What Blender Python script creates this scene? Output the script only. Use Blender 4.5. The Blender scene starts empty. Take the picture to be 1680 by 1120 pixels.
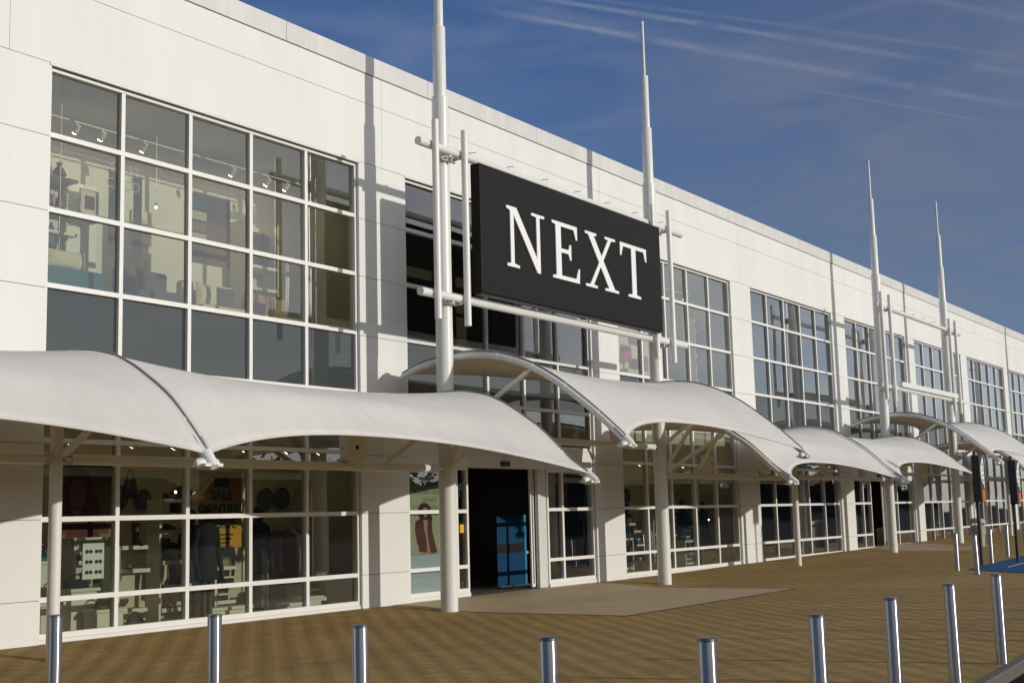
import bpy, math, random
from mathutils import Vector, Matrix
R = math.radians
random.seed(7)
scn = bpy.context.scene
col = scn.collection

# ------------------------------------------------------------------ camera
cd = bpy.data.cameras.new('camera')
cam = bpy.data.objects.new('camera', cd)
col.objects.link(cam)
yaw, pit, rol = 0.9774, 0.1341, -0.0260
fw = Vector((math.sin(yaw)*math.cos(pit), math.cos(yaw)*math.cos(pit), math.sin(pit)))
rt = Vector((math.cos(yaw), -math.sin(yaw), 0))
up = rt.cross(fw)
r2 = rt*math.cos(rol) + up*math.sin(rol)
u2 = -rt*math.sin(rol) + up*math.cos(rol)
cam.matrix_world = Matrix(((r2.x, u2.x, -fw.x, 0), (r2.y, u2.y, -fw.y, 0), (r2.z, u2.z, -fw.z, 1.6), (0, 0, 0, 1)))
cd.sensor_fit = 'HORIZONTAL'; cd.sensor_width = 36
cd.lens = 36*2117.1/1680
cd.clip_start = 0.1; cd.clip_end = 3000
scn.camera = cam

# ------------------------------------------------------------------ light
SUN_DIR = Vector((-0.25, 1.0, -0.245)).normalized()      # the way the light travels
SUN_EL = math.asin(-SUN_DIR.z)
SUN_AZ = math.atan2(-SUN_DIR.x, -SUN_DIR.y)               # from +Y towards +X
sd = bpy.data.lights.new('sun', 'SUN'); sd.energy = 2.9; sd.angle = R(0.5); sd.color = (1.0, 0.945, 0.855)
sun = bpy.data.objects.new('sun', sd); col.objects.link(sun)
sun.rotation_euler = SUN_DIR.to_track_quat('-Z', 'Y').to_euler()
sun.location = (10, -40, 30)

def N(nt, t, **kw):
    n = nt.nodes.new(t)
    for k, v in kw.items():
        if k.startswith('i_'):
            n.inputs[k[2:].replace('_', ' ')].default_value = v
        else:
            setattr(n, k, v)
    return n
def px_dir(x, y):                                          # a direction of the sky, used for the contrails
    return (fw + r2*((x-840)/2117.1) + u2*((560-y)/2117.1)).normalized()

wd = bpy.data.worlds.new('World'); scn.world = wd; wd.use_nodes = True
nt = wd.node_tree; nt.nodes.clear(); L = nt.links.new
out = N(nt, 'ShaderNodeOutputWorld'); bg = N(nt, 'ShaderNodeBackground'); bg.inputs['Strength'].default_value = 0.085
L(bg.outputs[0], out.inputs[0])
sky = N(nt, 'ShaderNodeTexSky'); sky.sky_type = 'NISHITA'; sky.sun_disc = False
sky.sun_elevation = SUN_EL; sky.sun_rotation = SUN_AZ
sky.air_density = 1.0; sky.dust_density = 0.6; sky.ozone_density = 2.5
tc = N(nt, 'ShaderNodeTexCoord')
def vdot(v):
    n = N(nt, 'ShaderNodeVectorMath', operation='DOT_PRODUCT'); L(tc.outputs['Generated'], n.inputs[0]); n.inputs[1].default_value = v
    return n.outputs['Value']
def math_(op, a, b=None, clamp=False):
    n = N(nt, 'ShaderNodeMath', operation=op, use_clamp=clamp)
    for i, s in enumerate((a, b)):
        if s is None: continue
        if isinstance(s, (int, float)): n.inputs[i].default_value = s
        else: L(s, n.inputs[i])
    return n.outputs[0]
# thin veil of high cloud
mp = N(nt, 'ShaderNodeMapping'); mp.inputs['Scale'].default_value = (4.0, 4.0, 15.0); L(tc.outputs['Generated'], mp.inputs[0])
nz = N(nt, 'ShaderNodeTexNoise'); nz.inputs['Scale'].default_value = 1.6; nz.inputs['Detail'].default_value = 6; nz.inputs['Distortion'].default_value = 0.6
L(mp.outputs[0], nz.inputs['Vector'])
veil = N(nt, 'ShaderNodeMapRange'); L(nz.outputs['Fac'], veil.inputs[0])
veil.inputs[1].default_value = 0.42; veil.inputs[2].default_value = 0.78; veil.inputs[3].default_value = 0.0; veil.inputs[4].default_value = 0.27
# a brighter sheet of thin cloud on the sunward half of the sky
sw = N(nt, 'ShaderNodeMapRange', interpolation_type='SMOOTHSTEP'); L(vdot((0.2, -0.96, 0.18)), sw.inputs[0])
sw.inputs[1].default_value = 0.10; sw.inputs[2].default_value = 0.80; sw.inputs[3].default_value = 0.0; sw.inputs[4].default_value = 1.0
total = veil.outputs[0]
# contrails: narrow bands along great circles, broken up by noise
nz2 = N(nt, 'ShaderNodeTexNoise'); nz2.inputs['Scale'].default_value = 38; nz2.inputs['Detail'].default_value = 8; nz2.inputs['Roughness'].default_value = 0.62
L(tc.outputs['Generated'], nz2.inputs['Vector'])
for (a, b, wdt, amt) in (((860, 28), (1640, 168), 0.0044, 0.50), ((900, 0), (1480, 92), 0.0034, 0.55), ((980, 0), (1660, 92), 0.0026, 0.26), ((1600, 108), (1680, 122), 0.003, 0.4),
                         ((1345, 150), (1600, 196), 0.0012, 0.40), ((1480, -10), (1700, 36), 0.005, 0.30), ((700, -30), (1000, 45), 0.011, 0.18)):
    d1, d2 = px_dir(*a), px_dir(*b)
    n = d1.cross(d2).normalized()
    t = (d2-n.cross(d1)*0).normalized()
    dist = math_('ABSOLUTE', vdot(n))
    wob = math_('ADD', dist, math_('MULTIPLY', math_('SUBTRACT', nz2.outputs['Fac'], 0.5), wdt*1.9))
    mk = N(nt, 'ShaderNodeMapRange', interpolation_type='SMOOTHSTEP'); L(wob, mk.inputs[0])
    mk.inputs[1].default_value = 0.0; mk.inputs[2].default_value = wdt; mk.inputs[3].default_value = 1.0; mk.inputs[4].default_value = 0.0
    brk = N(nt, 'ShaderNodeMapRange'); L(nz2.outputs['Fac'], brk.inputs[0])
    brk.inputs[1].default_value = 0.34; brk.inputs[2].default_value = 0.66; brk.inputs[3].default_value = 0.12; brk.inputs[4].default_value = 1.0
    # only on the stretch of sky between its two ends
    mid = (d1+d2).normalized(); half = math.acos(max(-1, min(1, d1.dot(d2))))/2
    ext = N(nt, 'ShaderNodeMapRange', interpolation_type='SMOOTHSTEP'); L(vdot(mid), ext.inputs[0])
    ext.inputs[1].default_value = math.cos(half*1.35); ext.inputs[2].default_value = math.cos(half*0.75); ext.inputs[3].default_value = 0; ext.inputs[4].default_value = 1
    m = math_('MULTIPLY', math_('MULTIPLY', mk.outputs[0], brk.outputs[0]), math_('MULTIPLY', ext.outputs[0], amt))
    total = math_('ADD', total, m, clamp=True)
tint = N(nt, 'ShaderNodeMix', data_type='RGBA', blend_type='MULTIPLY'); tint.inputs[0].default_value = 1.0
L(sky.outputs[0], tint.inputs[6]); tint.inputs[7].default_value = (0.84, 0.97, 1.37, 1)
cl = N(nt, 'ShaderNodeMix', data_type='RGBA'); L(total, cl.inputs[0]); L(tint.outputs[2], cl.inputs[6]); cl.inputs[7].default_value = (4.4, 4.8, 5.9, 1)
hz = N(nt, 'ShaderNodeMapRange', interpolation_type='SMOOTHSTEP'); L(vdot(px_dir(1750, 520)), hz.inputs[0])
hz.inputs[1].default_value = 0.90; hz.inputs[2].default_value = 0.995; hz.inputs[3].default_value = 0.0; hz.inputs[4].default_value = 0.58
hzn = N(nt, 'ShaderNodeMapRange'); L(nz.outputs['Fac'], hzn.inputs[0]); hzn.inputs[1].default_value = 0.3; hzn.inputs[2].default_value = 0.7; hzn.inputs[3].default_value = 0.55; hzn.inputs[4].default_value = 1.0
cl1 = N(nt, 'ShaderNodeMix', data_type='RGBA'); L(math_('MULTIPLY', hz.outputs[0], hzn.outputs[0]), cl1.inputs[0]); L(cl.outputs[2], cl1.inputs[6]); cl1.inputs[7].default_value = (2.05, 2.3, 3.0, 1)
sheet = N(nt, 'ShaderNodeMapRange'); L(nz.outputs['Fac'], sheet.inputs[0])
sheet.inputs[1].default_value = 0.3; sheet.inputs[2].default_value = 0.7; sheet.inputs[3].default_value = 0.55; sheet.inputs[4].default_value = 1.0
cl2 = N(nt, 'ShaderNodeMix', data_type='RGBA'); L(math_('MULTIPLY', sw.outputs[0], sheet.outputs[0]), cl2.inputs[0]); L(cl1.outputs[2], cl2.inputs[6]); cl2.inputs[7].default_value = (11.6, 11.3, 11.0, 1)
L(cl2.outputs[2], bg.inputs['Color'])

scn.view_settings.view_transform = 'Standard'; scn.view_settings.look = 'None'
scn.view_settings.exposure = -0.22; scn.view_settings.gamma = 1.0
scn.cycles.max_bounces = 10; scn.cycles.transparent_max_bounces = 16
scn.cycles.caustics_reflective = False; scn.cycles.caustics_refractive = False
scn.cycles.use_denoising = True

# ------------------------------------------------------------------ materials
def mat(name, color, rough=0.5, metal=0.0, spec=0.5, var=0.0, vscale=3.0, bump=0.0, bscale=40.0, stretch=(1, 1, 1), transl=0.0):
    m = bpy.data.materials.new(name); m.use_nodes = True
    t = m.node_tree; b = t.nodes['Principled BSDF']
    b.inputs['Base Color'].default_value = (*color, 1); b.inputs['Roughness'].default_value = rough
    b.inputs['Metallic'].default_value = metal; b.inputs['Specular IOR Level'].default_value = spec
    tcn = N(t, 'ShaderNodeTexCoord'); mpn = N(t, 'ShaderNodeMapping'); mpn.inputs['Scale'].default_value = stretch
    t.links.new(tcn.outputs['Object'], mpn.inputs[0])
    if var:
        nz = N(t, 'ShaderNodeTexNoise'); nz.inputs['Scale'].default_value = vscale; nz.inputs['Detail'].default_value = 6; nz.inputs['Roughness'].default_value = 0.6
        t.links.new(mpn.outputs[0], nz.inputs['Vector'])
        mx = N(t, 'ShaderNodeMix', data_type='RGBA')
        mr = N(t, 'ShaderNodeMapRange'); mr.inputs[1].default_value = 0.3; mr.inputs[2].default_value = 0.7
        t.links.new(nz.outputs['Fac'], mr.inputs[0]); t.links.new(mr.outputs[0], mx.inputs[0])
        mx.inputs[6].default_value = (*[c*(1-var) for c in color], 1); mx.inputs[7].default_value = (*[min(1, c*(1+var*0.6)) for c in color], 1)
        t.links.new(mx.outputs[2], b.inputs['Base Color'])
        mr2 = N(t, 'ShaderNodeMapRange'); mr2.inputs[3].default_value = max(0, rough-0.08); mr2.inputs[4].default_value = min(1, rough+0.08)
        t.links.new(nz.outputs['Fac'], mr2.inputs[0]); t.links.new(mr2.outputs[0], b.inputs['Roughness'])
    if bump:
        nb = N(t, 'ShaderNodeTexNoise'); nb.inputs['Scale'].default_value = bscale; nb.inputs['Detail'].default_value = 4
        t.links.new(mpn.outputs[0], nb.inputs['Vector'])
        bp = N(t, 'ShaderNodeBump'); bp.inputs['Strength'].default_value = bump; bp.inputs['Distance'].default_value = 0.02
        t.links.new(nb.outputs['Fac'], bp.inputs['Height']); t.links.new(bp.outputs[0], b.inputs['Normal'])
    if transl:
        tr = N(t, 'ShaderNodeBsdfTranslucent'); tr.inputs[0].default_value = (color[0], color[1]*0.86, color[2]*0.66, 1)
        ms = N(t, 'ShaderNodeMixShader'); ms.inputs[0].default_value = transl
        t.links.new(b.outputs[0], ms.inputs[1]); t.links.new(tr.outputs[0], ms.inputs[2])
        t.links.new(ms.outputs[0], t.nodes['Material Output'].inputs[0])
    return m

def glass_mat(name, tintc, gain):
    m = bpy.data.materials.new(name); m.use_nodes = True; t = m.node_tree; t.nodes.clear()
    o = N(t, 'ShaderNodeOutputMaterial'); tr = N(t, 'ShaderNodeBsdfTransparent'); tr.inputs[0].default_value = (*tintc, 1)
    gl = N(t, 'ShaderNodeBsdfGlossy'); gl.inputs['Roughness'].default_value = 0.0; gl.inputs['Color'].default_value = (0.93, 0.95, 0.95, 1)
    fr = N(t, 'ShaderNodeFresnel'); fr.inputs[0].default_value = 1.5
    g = N(t, 'ShaderNodeMath', operation='MULTIPLY_ADD', use_clamp=True); g.inputs[1].default_value = gain; g.inputs[2].default_value = 0.055
    # the slight waviness of float glass
    tcn = N(t, 'ShaderNodeTexCoord'); nb = N(t, 'ShaderNodeTexNoise'); nb.inputs['Scale'].default_value = 0.9; nb.inputs['Detail'].default_value = 1
    t.links.new(tcn.outputs['Object'], nb.inputs['Vector'])
    bp = N(t, 'ShaderNodeBump'); bp.inputs['Strength'].default_value = 0.12; bp.inputs['Distance'].default_value = 0.02
    t.links.new(nb.outputs['Fac'], bp.inputs['Height']); t.links.new(bp.outputs[0], gl.inputs['Normal'])
    t.links.new(fr.outputs[0], g.inputs[0])
    ms = N(t, 'ShaderNodeMixShader'); t.links.new(g.outputs[0], ms.inputs[0]); t.links.new(tr.outputs[0], ms.inputs[1]); t.links.new(gl.outputs[0], ms.inputs[2])
    t.links.new(ms.outputs[0], o.inputs[0])
    return m

def emis(name, c, s):
    m = bpy.data.materials.new(name); m.use_nodes = True; t = m.node_tree; b = t.nodes['Principled BSDF']
    b.inputs['Base Color'].default_value = (*c, 1); b.inputs['Emission Color'].default_value = (*c, 1); b.inputs['Emission Strength'].default_value = s
    return m

M = {}
M['wall'] = mat('white_render', (0.755, 0.757, 0.725), 0.62, var=0.055, vscale=0.8, bump=0.05, bscale=60, stretch=(1.6, 1, 0.22))
M['coping'] = mat('coping_metal', (0.66, 0.66, 0.63), 0.42, var=0.10, vscale=2.2, stretch=(1.5, 1, 0.12))
M['joint'] = mat('joint_dark', (0.17, 0.17, 0.165), 0.8)
M['steel'] = mat('white_steel', (0.755, 0.75, 0.71), 0.36, var=0.05, vscale=2.0, stretch=(1, 1, 0.25))
M['frame'] = mat('white_frame', (0.80, 0.79, 0.755), 0.4, var=0.03, vscale=4)
M['fabric'] = mat('canopy_fabric', (0.80, 0.785, 0.755), 0.72, var=0.07, vscale=0.55, bump=0.10, bscale=5, transl=0.22, spec=0.3)
def fabric_detail(m):
    t = m.node_tree; b = t.nodes['Principled BSDF']; K = t.links.new
    src = b.inputs['Base Color'].links[0].from_socket
    tcn = N(t, 'ShaderNodeTexCoord'); sp = N(t, 'ShaderNodeSeparateXYZ'); K(tcn.outputs['Object'], sp.inputs[0])
    fr = N(t, 'ShaderNodeMath', operation='PINGPONG'); K(sp.outputs[0], fr.inputs[0]); fr.inputs[1].default_value = 0.64
    lt = N(t, 'ShaderNodeMapRange'); K(fr.outputs[0], lt.inputs[0]); lt.inputs[1].default_value = 0.010; lt.inputs[2].default_value = 0.018; lt.inputs[3].default_value = 0.955; lt.inputs[4].default_value = 1.0
    mp = N(t, 'ShaderNodeMapping'); mp.inputs['Scale'].default_value = (2.6, 0.35, 0.35); K(tcn.outputs['Object'], mp.inputs[0])
    nz = N(t, 'ShaderNodeTexNoise'); nz.inputs['Scale'].default_value = 1.3; nz.inputs['Detail'].default_value = 8; nz.inputs['Roughness'].default_value = 0.65; K(mp.outputs[0], nz.inputs['Vector'])
    st = N(t, 'ShaderNodeMapRange'); K(nz.outputs['Fac'], st.inputs[0]); st.inputs[1].default_value = 0.35; st.inputs[2].default_value = 0.62; st.inputs[3].default_value = 0.945; st.inputs[4].default_value = 1.0
    mm = N(t, 'ShaderNodeMath', operation='MULTIPLY'); K(lt.outputs[0], mm.inputs[0]); K(st.outputs[0], mm.inputs[1])
    vm = N(t, 'ShaderNodeVectorMath', operation='SCALE'); K(src, vm.inputs[0]); K(mm.outputs[0], vm.inputs['Scale']); K(vm.outputs[0], b.inputs['Base Color'])
    # broad tension creases running towards the fixings
    bp = b.inputs['Normal'].links[0].from_node
    b2 = N(t, 'ShaderNodeBump'); b2.inputs['Strength'].default_value = 0.13; b2.inputs['Distance'].default_value = 0.05
    K(nz.outputs['Fac'], b2.inputs['Height']); K(bp.outputs[0], b2.inputs['Normal']); K(b2.outputs[0], b.inputs['Normal'])
fabric_detail(M['fabric'])
M['clamp'] = mat('clamp_grey', (0.30, 0.30, 0.30), 0.4, metal=0.6)
M['galv'] = mat('galvanised', (0.72, 0.71, 0.68), 0.3, metal=0.75, var=0.1, vscale=12)
M['stain'] = mat('stainless', (0.47, 0.47, 0.475), 0.2, metal=1.0, var=0.08, vscale=30, stretch=(1, 1, 0.05))
def brushed(m, rough, an):
    t = m.node_tree; b = t.nodes['Principled BSDF']
    for l in list(b.inputs['Roughness'].links): t.links.remove(l)
    b.inputs['Roughness'].default_value = rough; b.inputs['Anisotropic'].default_value = an; b.inputs['Anisotropic Rotation'].default_value = 0.25
    tg = N(t, 'ShaderNodeTangent', direction_type='RADIAL', axis='Z'); t.links.new(tg.outputs[0], b.inputs['Tangent'])
brushed(M['stain'], 0.33, 0.9)
M['stain_dark'] = mat('stainless_cap', (0.30, 0.30, 0.32), 0.35, metal=1.0)
M['black'] = mat('sign_black', (0.006, 0.0052, 0.005), 0.55, spec=0.2, var=0.12, vscale=1.2)
M['letter'] = mat('letter_white', (0.84, 0.84, 0.83), 0.4)
M['glass'] = glass_mat('shop_glass', (0.80, 0.84, 0.75), 2.9)
M['dkglass'] = mat('spandrel_glass', (0.045, 0.055, 0.055), 0.03, spec=1.0)
M['cream'] = mat('cream_wall', (0.60, 0.55, 0.42), 0.8, var=0.06, vscale=1)
M['pale'] = mat('pale_wall', (0.64, 0.62, 0.54), 0.8, var=0.06, vscale=1)
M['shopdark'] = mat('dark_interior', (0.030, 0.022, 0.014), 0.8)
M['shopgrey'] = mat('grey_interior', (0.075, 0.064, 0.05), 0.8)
M['floor'] = mat('shop_floor', (0.32, 0.31, 0.26), 0.5)
M['white'] = mat('white_display', (0.72, 0.71, 0.62), 0.55)
M['darkcloth'] = mat('dark_cloth', (0.014, 0.016, 0.020), 0.9)
M['navy'] = mat('navy_cloth', (0.018, 0.034, 0.075), 0.9)
M['denim'] = mat('denim_cloth', (0.06, 0.12, 0.22), 0.9)
M['brown'] = mat('brown_leather', (0.075, 0.030, 0.016), 0.55)
M['blackl'] = mat('black_leather', (0.012, 0.011, 0.011), 0.45)
M['burg'] = mat('burgundy_cloth', (0.13, 0.035, 0.040), 0.9)
M['pinkc'] = mat('pink_cloth', (0.45, 0.045, 0.14), 0.9)
M['tan'] = mat('tan_cloth', (0.36, 0.25, 0.14), 0.9)
M['creamc'] = mat('cream_cloth', (0.66, 0.60, 0.45), 0.95)
M['greyc'] = mat('grey_cloth', (0.10, 0.10, 0.105), 0.95)
M['teal'] = mat('teal_cloth', (0.02, 0.14, 0.17), 0.9)
M['skin'] = mat('printed_skin', (0.50, 0.27, 0.17), 0.7)
M['dimskin'] = mat('printed_dim_skin', (0.32, 0.13, 0.08), 0.7)
M['fade'] = mat('faded_vinyl', (0.42, 0.40, 0.37), 0.7)
M['muted'] = mat('muted_ochre', (0.22, 0.18, 0.11), 0.9)
M['greyblue'] = mat('grey_blue_cloth', (0.10, 0.13, 0.17), 0.9)
M['dustred'] = mat('dusty_red', (0.17, 0.09, 0.075), 0.8)
M['hair'] = mat('printed_hair', (0.035, 0.017, 0.012), 0.7)
M['redhair'] = mat('printed_red_hair', (0.15, 0.04, 0.02), 0.7)
M['amber'] = mat('amber_paper', (0.60, 0.28, 0.018), 0.6)
M['green'] = mat('green_ink', (0.02, 0.085, 0.06), 0.6)
M['paper'] = mat('pale_green_paper', (0.46, 0.47, 0.35), 0.6)
M['paperblue'] = mat('pale_blue_paper', (0.50, 0.61, 0.76), 0.6)
M['inkgrey'] = mat('grey_ink', (0.16, 0.22, 0.23), 0.6)
M['yellow'] = mat('yellow_sticker', (0.75, 0.42, 0.01), 0.5)
M['bluepanel'] = mat('blue_panel', (0.006, 0.066, 0.19), 0.4)
M['bluelit'] = mat('blue_edge_lit', (0.06, 0.28, 0.55), 0.4)
M['orange'] = mat('orange_panel', (0.62, 0.11, 0.02), 0.5)
M['pole_dark'] = mat('dark_pole', (0.022, 0.026, 0.03), 0.4)
M['binmat'] = mat('grey_bin', (0.32, 0.31, 0.28), 0.5)
M['plum'] = mat('plum_ceramic', (0.16, 0.06, 0.06), 0.35)
M['kerb'] = mat('kerb_stone', (0.105, 0.095, 0.08), 0.85, var=0.2, vscale=6)
M['asphalt'] = mat('asphalt', (0.022, 0.021, 0.019), 0.95, spec=0.08, var=0.25, vscale=4, bump=0.3, bscale=90)
M['bluetar'] = mat('blue_tarmac', (0.018, 0.082, 0.215), 0.9, spec=0.15, var=0.15, vscale=2.5)
M['slabm'] = mat('smooth_slab', (0.43, 0.335, 0.205), 0.62, var=0.14, vscale=1.3, bump=0.08, bscale=70)
M['line'] = mat('pale_line', (0.42, 0.40, 0.33), 0.8)
M['leaf'] = mat('dark_leaf', (0.060, 0.046, 0.024), 0.9, var=0.4, vscale=0.4)
M['lampfacedim'] = emis('lit_dim_lamp_face', (1.0, 0.82, 0.5), 38.0)
M['lampface'] = emis('lit_lamp_face', (1.0, 0.86, 0.62), 95.0)
M['bulb'] = emis('lit_bulb', (1.0, 0.86, 0.6), 14.0)

def paving_mat():
    m = bpy.data.materials.new('brown_block_paving'); m.use_nodes = True; t = m.node_tree; b = t.nodes['Principled BSDF']; K = t.links.new
    tcn = N(t, 'ShaderNodeTexCoord')
    mp = N(t, 'ShaderNodeMapping'); mp.inputs['Rotation'].default_value = (0, 0, R(45)); K(tcn.outputs['Object'], mp.inputs[0])
    br = N(t, 'ShaderNodeTexBrick'); br.offset = 0.5; K(mp.outputs[0], br.inputs['Vector'])
    br.inputs['Scale'].default_value = 1.0; br.inputs['Brick Width'].default_value = 0.2; br.inputs['Row Height'].default_value = 0.1
    br.inputs['Mortar Size'].default_value = 0.005; br.inputs['Mortar Smooth'].default_value = 0.25; br.inputs['Bias'].default_value = 0.0
    br.inputs['Color1'].default_value = (0.356, 0.234, 0.078, 1); br.inputs['Color2'].default_value = (0.278, 0.179, 0.058, 1); br.inputs['Mortar'].default_value = (0.20, 0.125, 0.04, 1)
    # random tone swathes; wave bands paint in how alternate block rows catch light
    n1 = N(t, 'ShaderNodeTexNoise'); n1.inputs['Scale'].default_value = 0.55; n1.inputs['Detail'].default_value = 7; n1.inputs['Roughness'].default_value = 0.65; K(tcn.outputs['Object'], n1.inputs['Vector'])
    wv = N(t, 'ShaderNodeTexWave', wave_type='BANDS', bands_direction='X'); wv.inputs['Scale'].default_value = 0.98; wv.inputs['Distortion'].default_value = 1.1; wv.inputs['Detail'].default_value = 2; wv.inputs['Detail Scale'].default_value = 1.2
    mp2 = N(t, 'ShaderNodeMapping'); mp2.inputs['Rotation'].default_value = (0, 0, R(45)); K(tcn.outputs['Object'], mp2.inputs[0]); K(mp2.outputs[0], wv.inputs['Vector'])
    wr = N(t, 'ShaderNodeMapRange'); wr.inputs[3].default_value = 0.82; wr.inputs[4].default_value = 1.10; K(wv.outputs['Fac'], wr.inputs[0])
    nr = N(t, 'ShaderNodeMapRange'); nr.inputs[1].default_value = 0.3; nr.inputs[2].default_value = 0.7; nr.inputs[3].default_value = 0.84; nr.inputs[4].default_value = 1.13; K(n1.outputs['Fac'], nr.inputs[0])
    mm = N(t, 'ShaderNodeMath', operation='MULTIPLY'); K(wr.outputs[0], mm.inputs[0]); K(nr.outputs[0], mm.inputs[1])
    n3 = N(t, 'ShaderNodeTexNoise'); n3.inputs['Scale'].default_value = 60; n3.inputs['Detail'].default_value = 3; K(tcn.outputs['Object'], n3.inputs['Vector'])
    r3 = N(t, 'ShaderNodeMapRange'); r3.inputs[1].default_value = 0.3; r3.inputs[2].default_value = 0.7; r3.inputs[3].default_value = 0.75; r3.inputs[4].default_value = 1.25; K(n3.outputs['Fac'], r3.inputs[0])
    mm2 = N(t, 'ShaderNodeMath', operation='MULTIPLY'); K(mm.outputs[0], mm2.inputs[0]); K(r3.outputs[0], mm2.inputs[1])
    vo = N(t, 'ShaderNodeTexVoronoi'); vo.inputs['Scale'].default_value = 1.7; K(tcn.outputs['Object'], vo.inputs['Vector'])
    gs = N(t, 'ShaderNodeMapRange'); K(vo.outputs['Distance'], gs.inputs[0]); gs.inputs[1].default_value = 0.035; gs.inputs[2].default_value = 0.05; gs.inputs[3].default_value = 0.6; gs.inputs[4].default_value = 1.0
    mg = N(t, 'ShaderNodeMath', operation='MULTIPLY'); K(mm2.outputs[0], mg.inputs[0]); K(gs.outputs[0], mg.inputs[1]); mm2 = mg
    vm = N(t, 'ShaderNodeVectorMath', operation='SCALE'); K(br.outputs['Color'], vm.inputs[0]); K(mm2.outputs[0], vm.inputs['Scale'])
    K(vm.outputs[0], b.inputs['Base Color']); b.inputs['Roughness'].default_value = 0.85; b.inputs['Specular IOR Level'].default_value = 0.3
    bp = N(t, 'ShaderNodeBump'); bp.inputs['Strength'].default_value = 0.3; bp.inputs['Distance'].default_value = 0.006; bp.invert = True
    K(br.outputs['Fac'], bp.inputs['Height']); K(bp.outputs[0], b.inputs['Normal'])
    return m
M['paving'] = paving_mat()

# ------------------------------------------------------------------ mesh helpers
class MB:
    def __init__(s, o=(0, 0, 0)): s.v = []; s.f = []; s.o = Vector(o)
    def add(s, vs, fs):
        k = len(s.v); s.v += [Vector(p) for p in vs]; s.f += [tuple(i+k for i in f) for f in fs]
        return s
    def box(s, x0, x1, y0, y1, z0, z1):
        return s.add([(x0, y0, z0), (x1, y0, z0), (x1, y1, z0), (x0, y1, z0), (x0, y0, z1), (x1, y0, z1), (x1, y1, z1), (x0, y1, z1)],
                     [(0, 3, 2, 1), (4, 5, 6, 7), (0, 1, 5, 4), (1, 2, 6, 5), (2, 3, 7, 6), (3, 0, 4, 7)])
    def tube(s, path, r, seg=16, cap=True):
        P = [Vector(p) for p in path]; n = len(P)
        rs = r if isinstance(r, (list, tuple)) else [r]*n
        ref = None; rings = []
        for i, p in enumerate(P):
            d = (P[min(i+1, n-1)]-P[max(i-1, 0)]).normalized()
            if ref is None: ref = d.orthogonal().normalized()
            a = (ref-d*ref.dot(d)).normalized(); b = d.cross(a); ref = a
            rings.append([p+(a*math.cos(2*math.pi*k/seg)+b*math.sin(2*math.pi*k/seg))*rs[i] for k in range(seg)])
        vs = [q for rg in rings for q in rg]; fs = []
        for i in range(n-1):
            for k in range(seg):
                fs.append((i*seg+k, i*seg+(k+1) % seg, (i+1)*seg+(k+1) % seg, (i+1)*seg+k))
        if cap:
            fs.append(tuple(range(seg-1, -1, -1))); fs.append(tuple((n-1)*seg+k for k in range(seg)))
        return s.add(vs, fs)
    def rings(s, secs, seg=16):                     # secs: (cx, cy, z, rx, ry)
        vs = []; fs = []
        for (cx, cy, z, rx, ry) in secs:
            for k in range(seg):
                a = 2*math.pi*k/seg; vs.append((cx+rx*math.cos(a), cy+ry*math.sin(a), z))
        n = len(secs)
        for i in range(n-1):
            for k in range(seg):
                fs.append((i*seg+k, i*seg+(k+1) % seg, (i+1)*seg+(k+1) % seg, (i+1)*seg+k))
        fs.append(tuple(range(seg-1, -1, -1))); fs.append(tuple((n-1)*seg+k for k in range(seg)))
        return s.add(vs, fs)
    def prism(s, pts, y0, y1):                      # outline in x, z between two y
        n = len(pts); vs = [(x, y0, z) for x, z in pts]+[(x, y1, z) for x, z in pts]
        fs = [tuple(range(n)), tuple(range(2*n-1, n-1, -1))]
        fs += [(i, i+n, (i+1) % n+n, (i+1) % n) for i in range(n)]
        return s.add(vs, fs)
    def build(s, name, m, parent=None, smooth=False, bevel=0.0, keep=False):
        me = bpy.data.meshes.new(name)
        me.from_pydata([tuple(p-s.o) for p in s.v], [], s.f); me.update()
        import bmesh
        bm = bmesh.new(); bm.from_mesh(me); keep or bmesh.ops.recalc_face_normals(bm, faces=bm.faces); bm.to_mesh(me); bm.free()
        me.materials.append(M[m] if isinstance(m, str) else m)
        o = bpy.data.objects.new(name, me); col.objects.link(o)
        if parent: o.parent = parent
        else: o.location = s.o
        if smooth:
            for p in me.polygons: p.use_smooth = len(p.vertices) <= 4
            if smooth == 'auto':
                md = o.modifiers.new('edges', 'EDGE_SPLIT'); md.split_angle = R(40)
        if bevel:
            md = o.modifiers.new('bevel', 'BEVEL'); md.width = bevel; md.segments = 2; md.limit_method = 'ANGLE'
        return o
def tag(o, label=None, cat=None, group=None, kind=None):
    if label: o['label'] = label
    if cat: o['category'] = cat
    if group: o['group'] = group
    if kind: o['kind'] = kind
    return o
def thing(name, label, cat, loc=(0, 0, 0), group=None):
    o = bpy.data.objects.new(name, None); col.objects.link(o); o.location = loc; o.empty_display_size = 0.2
    return tag(o, label, cat, group)
def copy_tree(o, parent=None):
    c = o.copy(); col.objects.link(c); c.parent = parent
    for ch in list(o.children): copy_tree(ch, c)
    return c
def text(name, body, x, y, z, size, m, parent, o=(0, 0, 0), bold=0.0, align='CENTER'):
    c = bpy.data.curves.new(name, 'FONT'); c.body = body; c.size = size; c.extrude = 0.001; c.align_x = align; c.offset = bold
    tmp = bpy.data.objects.new(name, c); me = bpy.data.meshes.new_from_object(tmp); bpy.data.objects.remove(tmp); me.materials.clear(); me.materials.append(M[m])
    t = bpy.data.objects.new(name, me); col.objects.link(t)
    t.parent = parent; t.location = Vector((x, y, z))-Vector(o); t.rotation_euler = (R(90), 0, 0)
    return t

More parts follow.
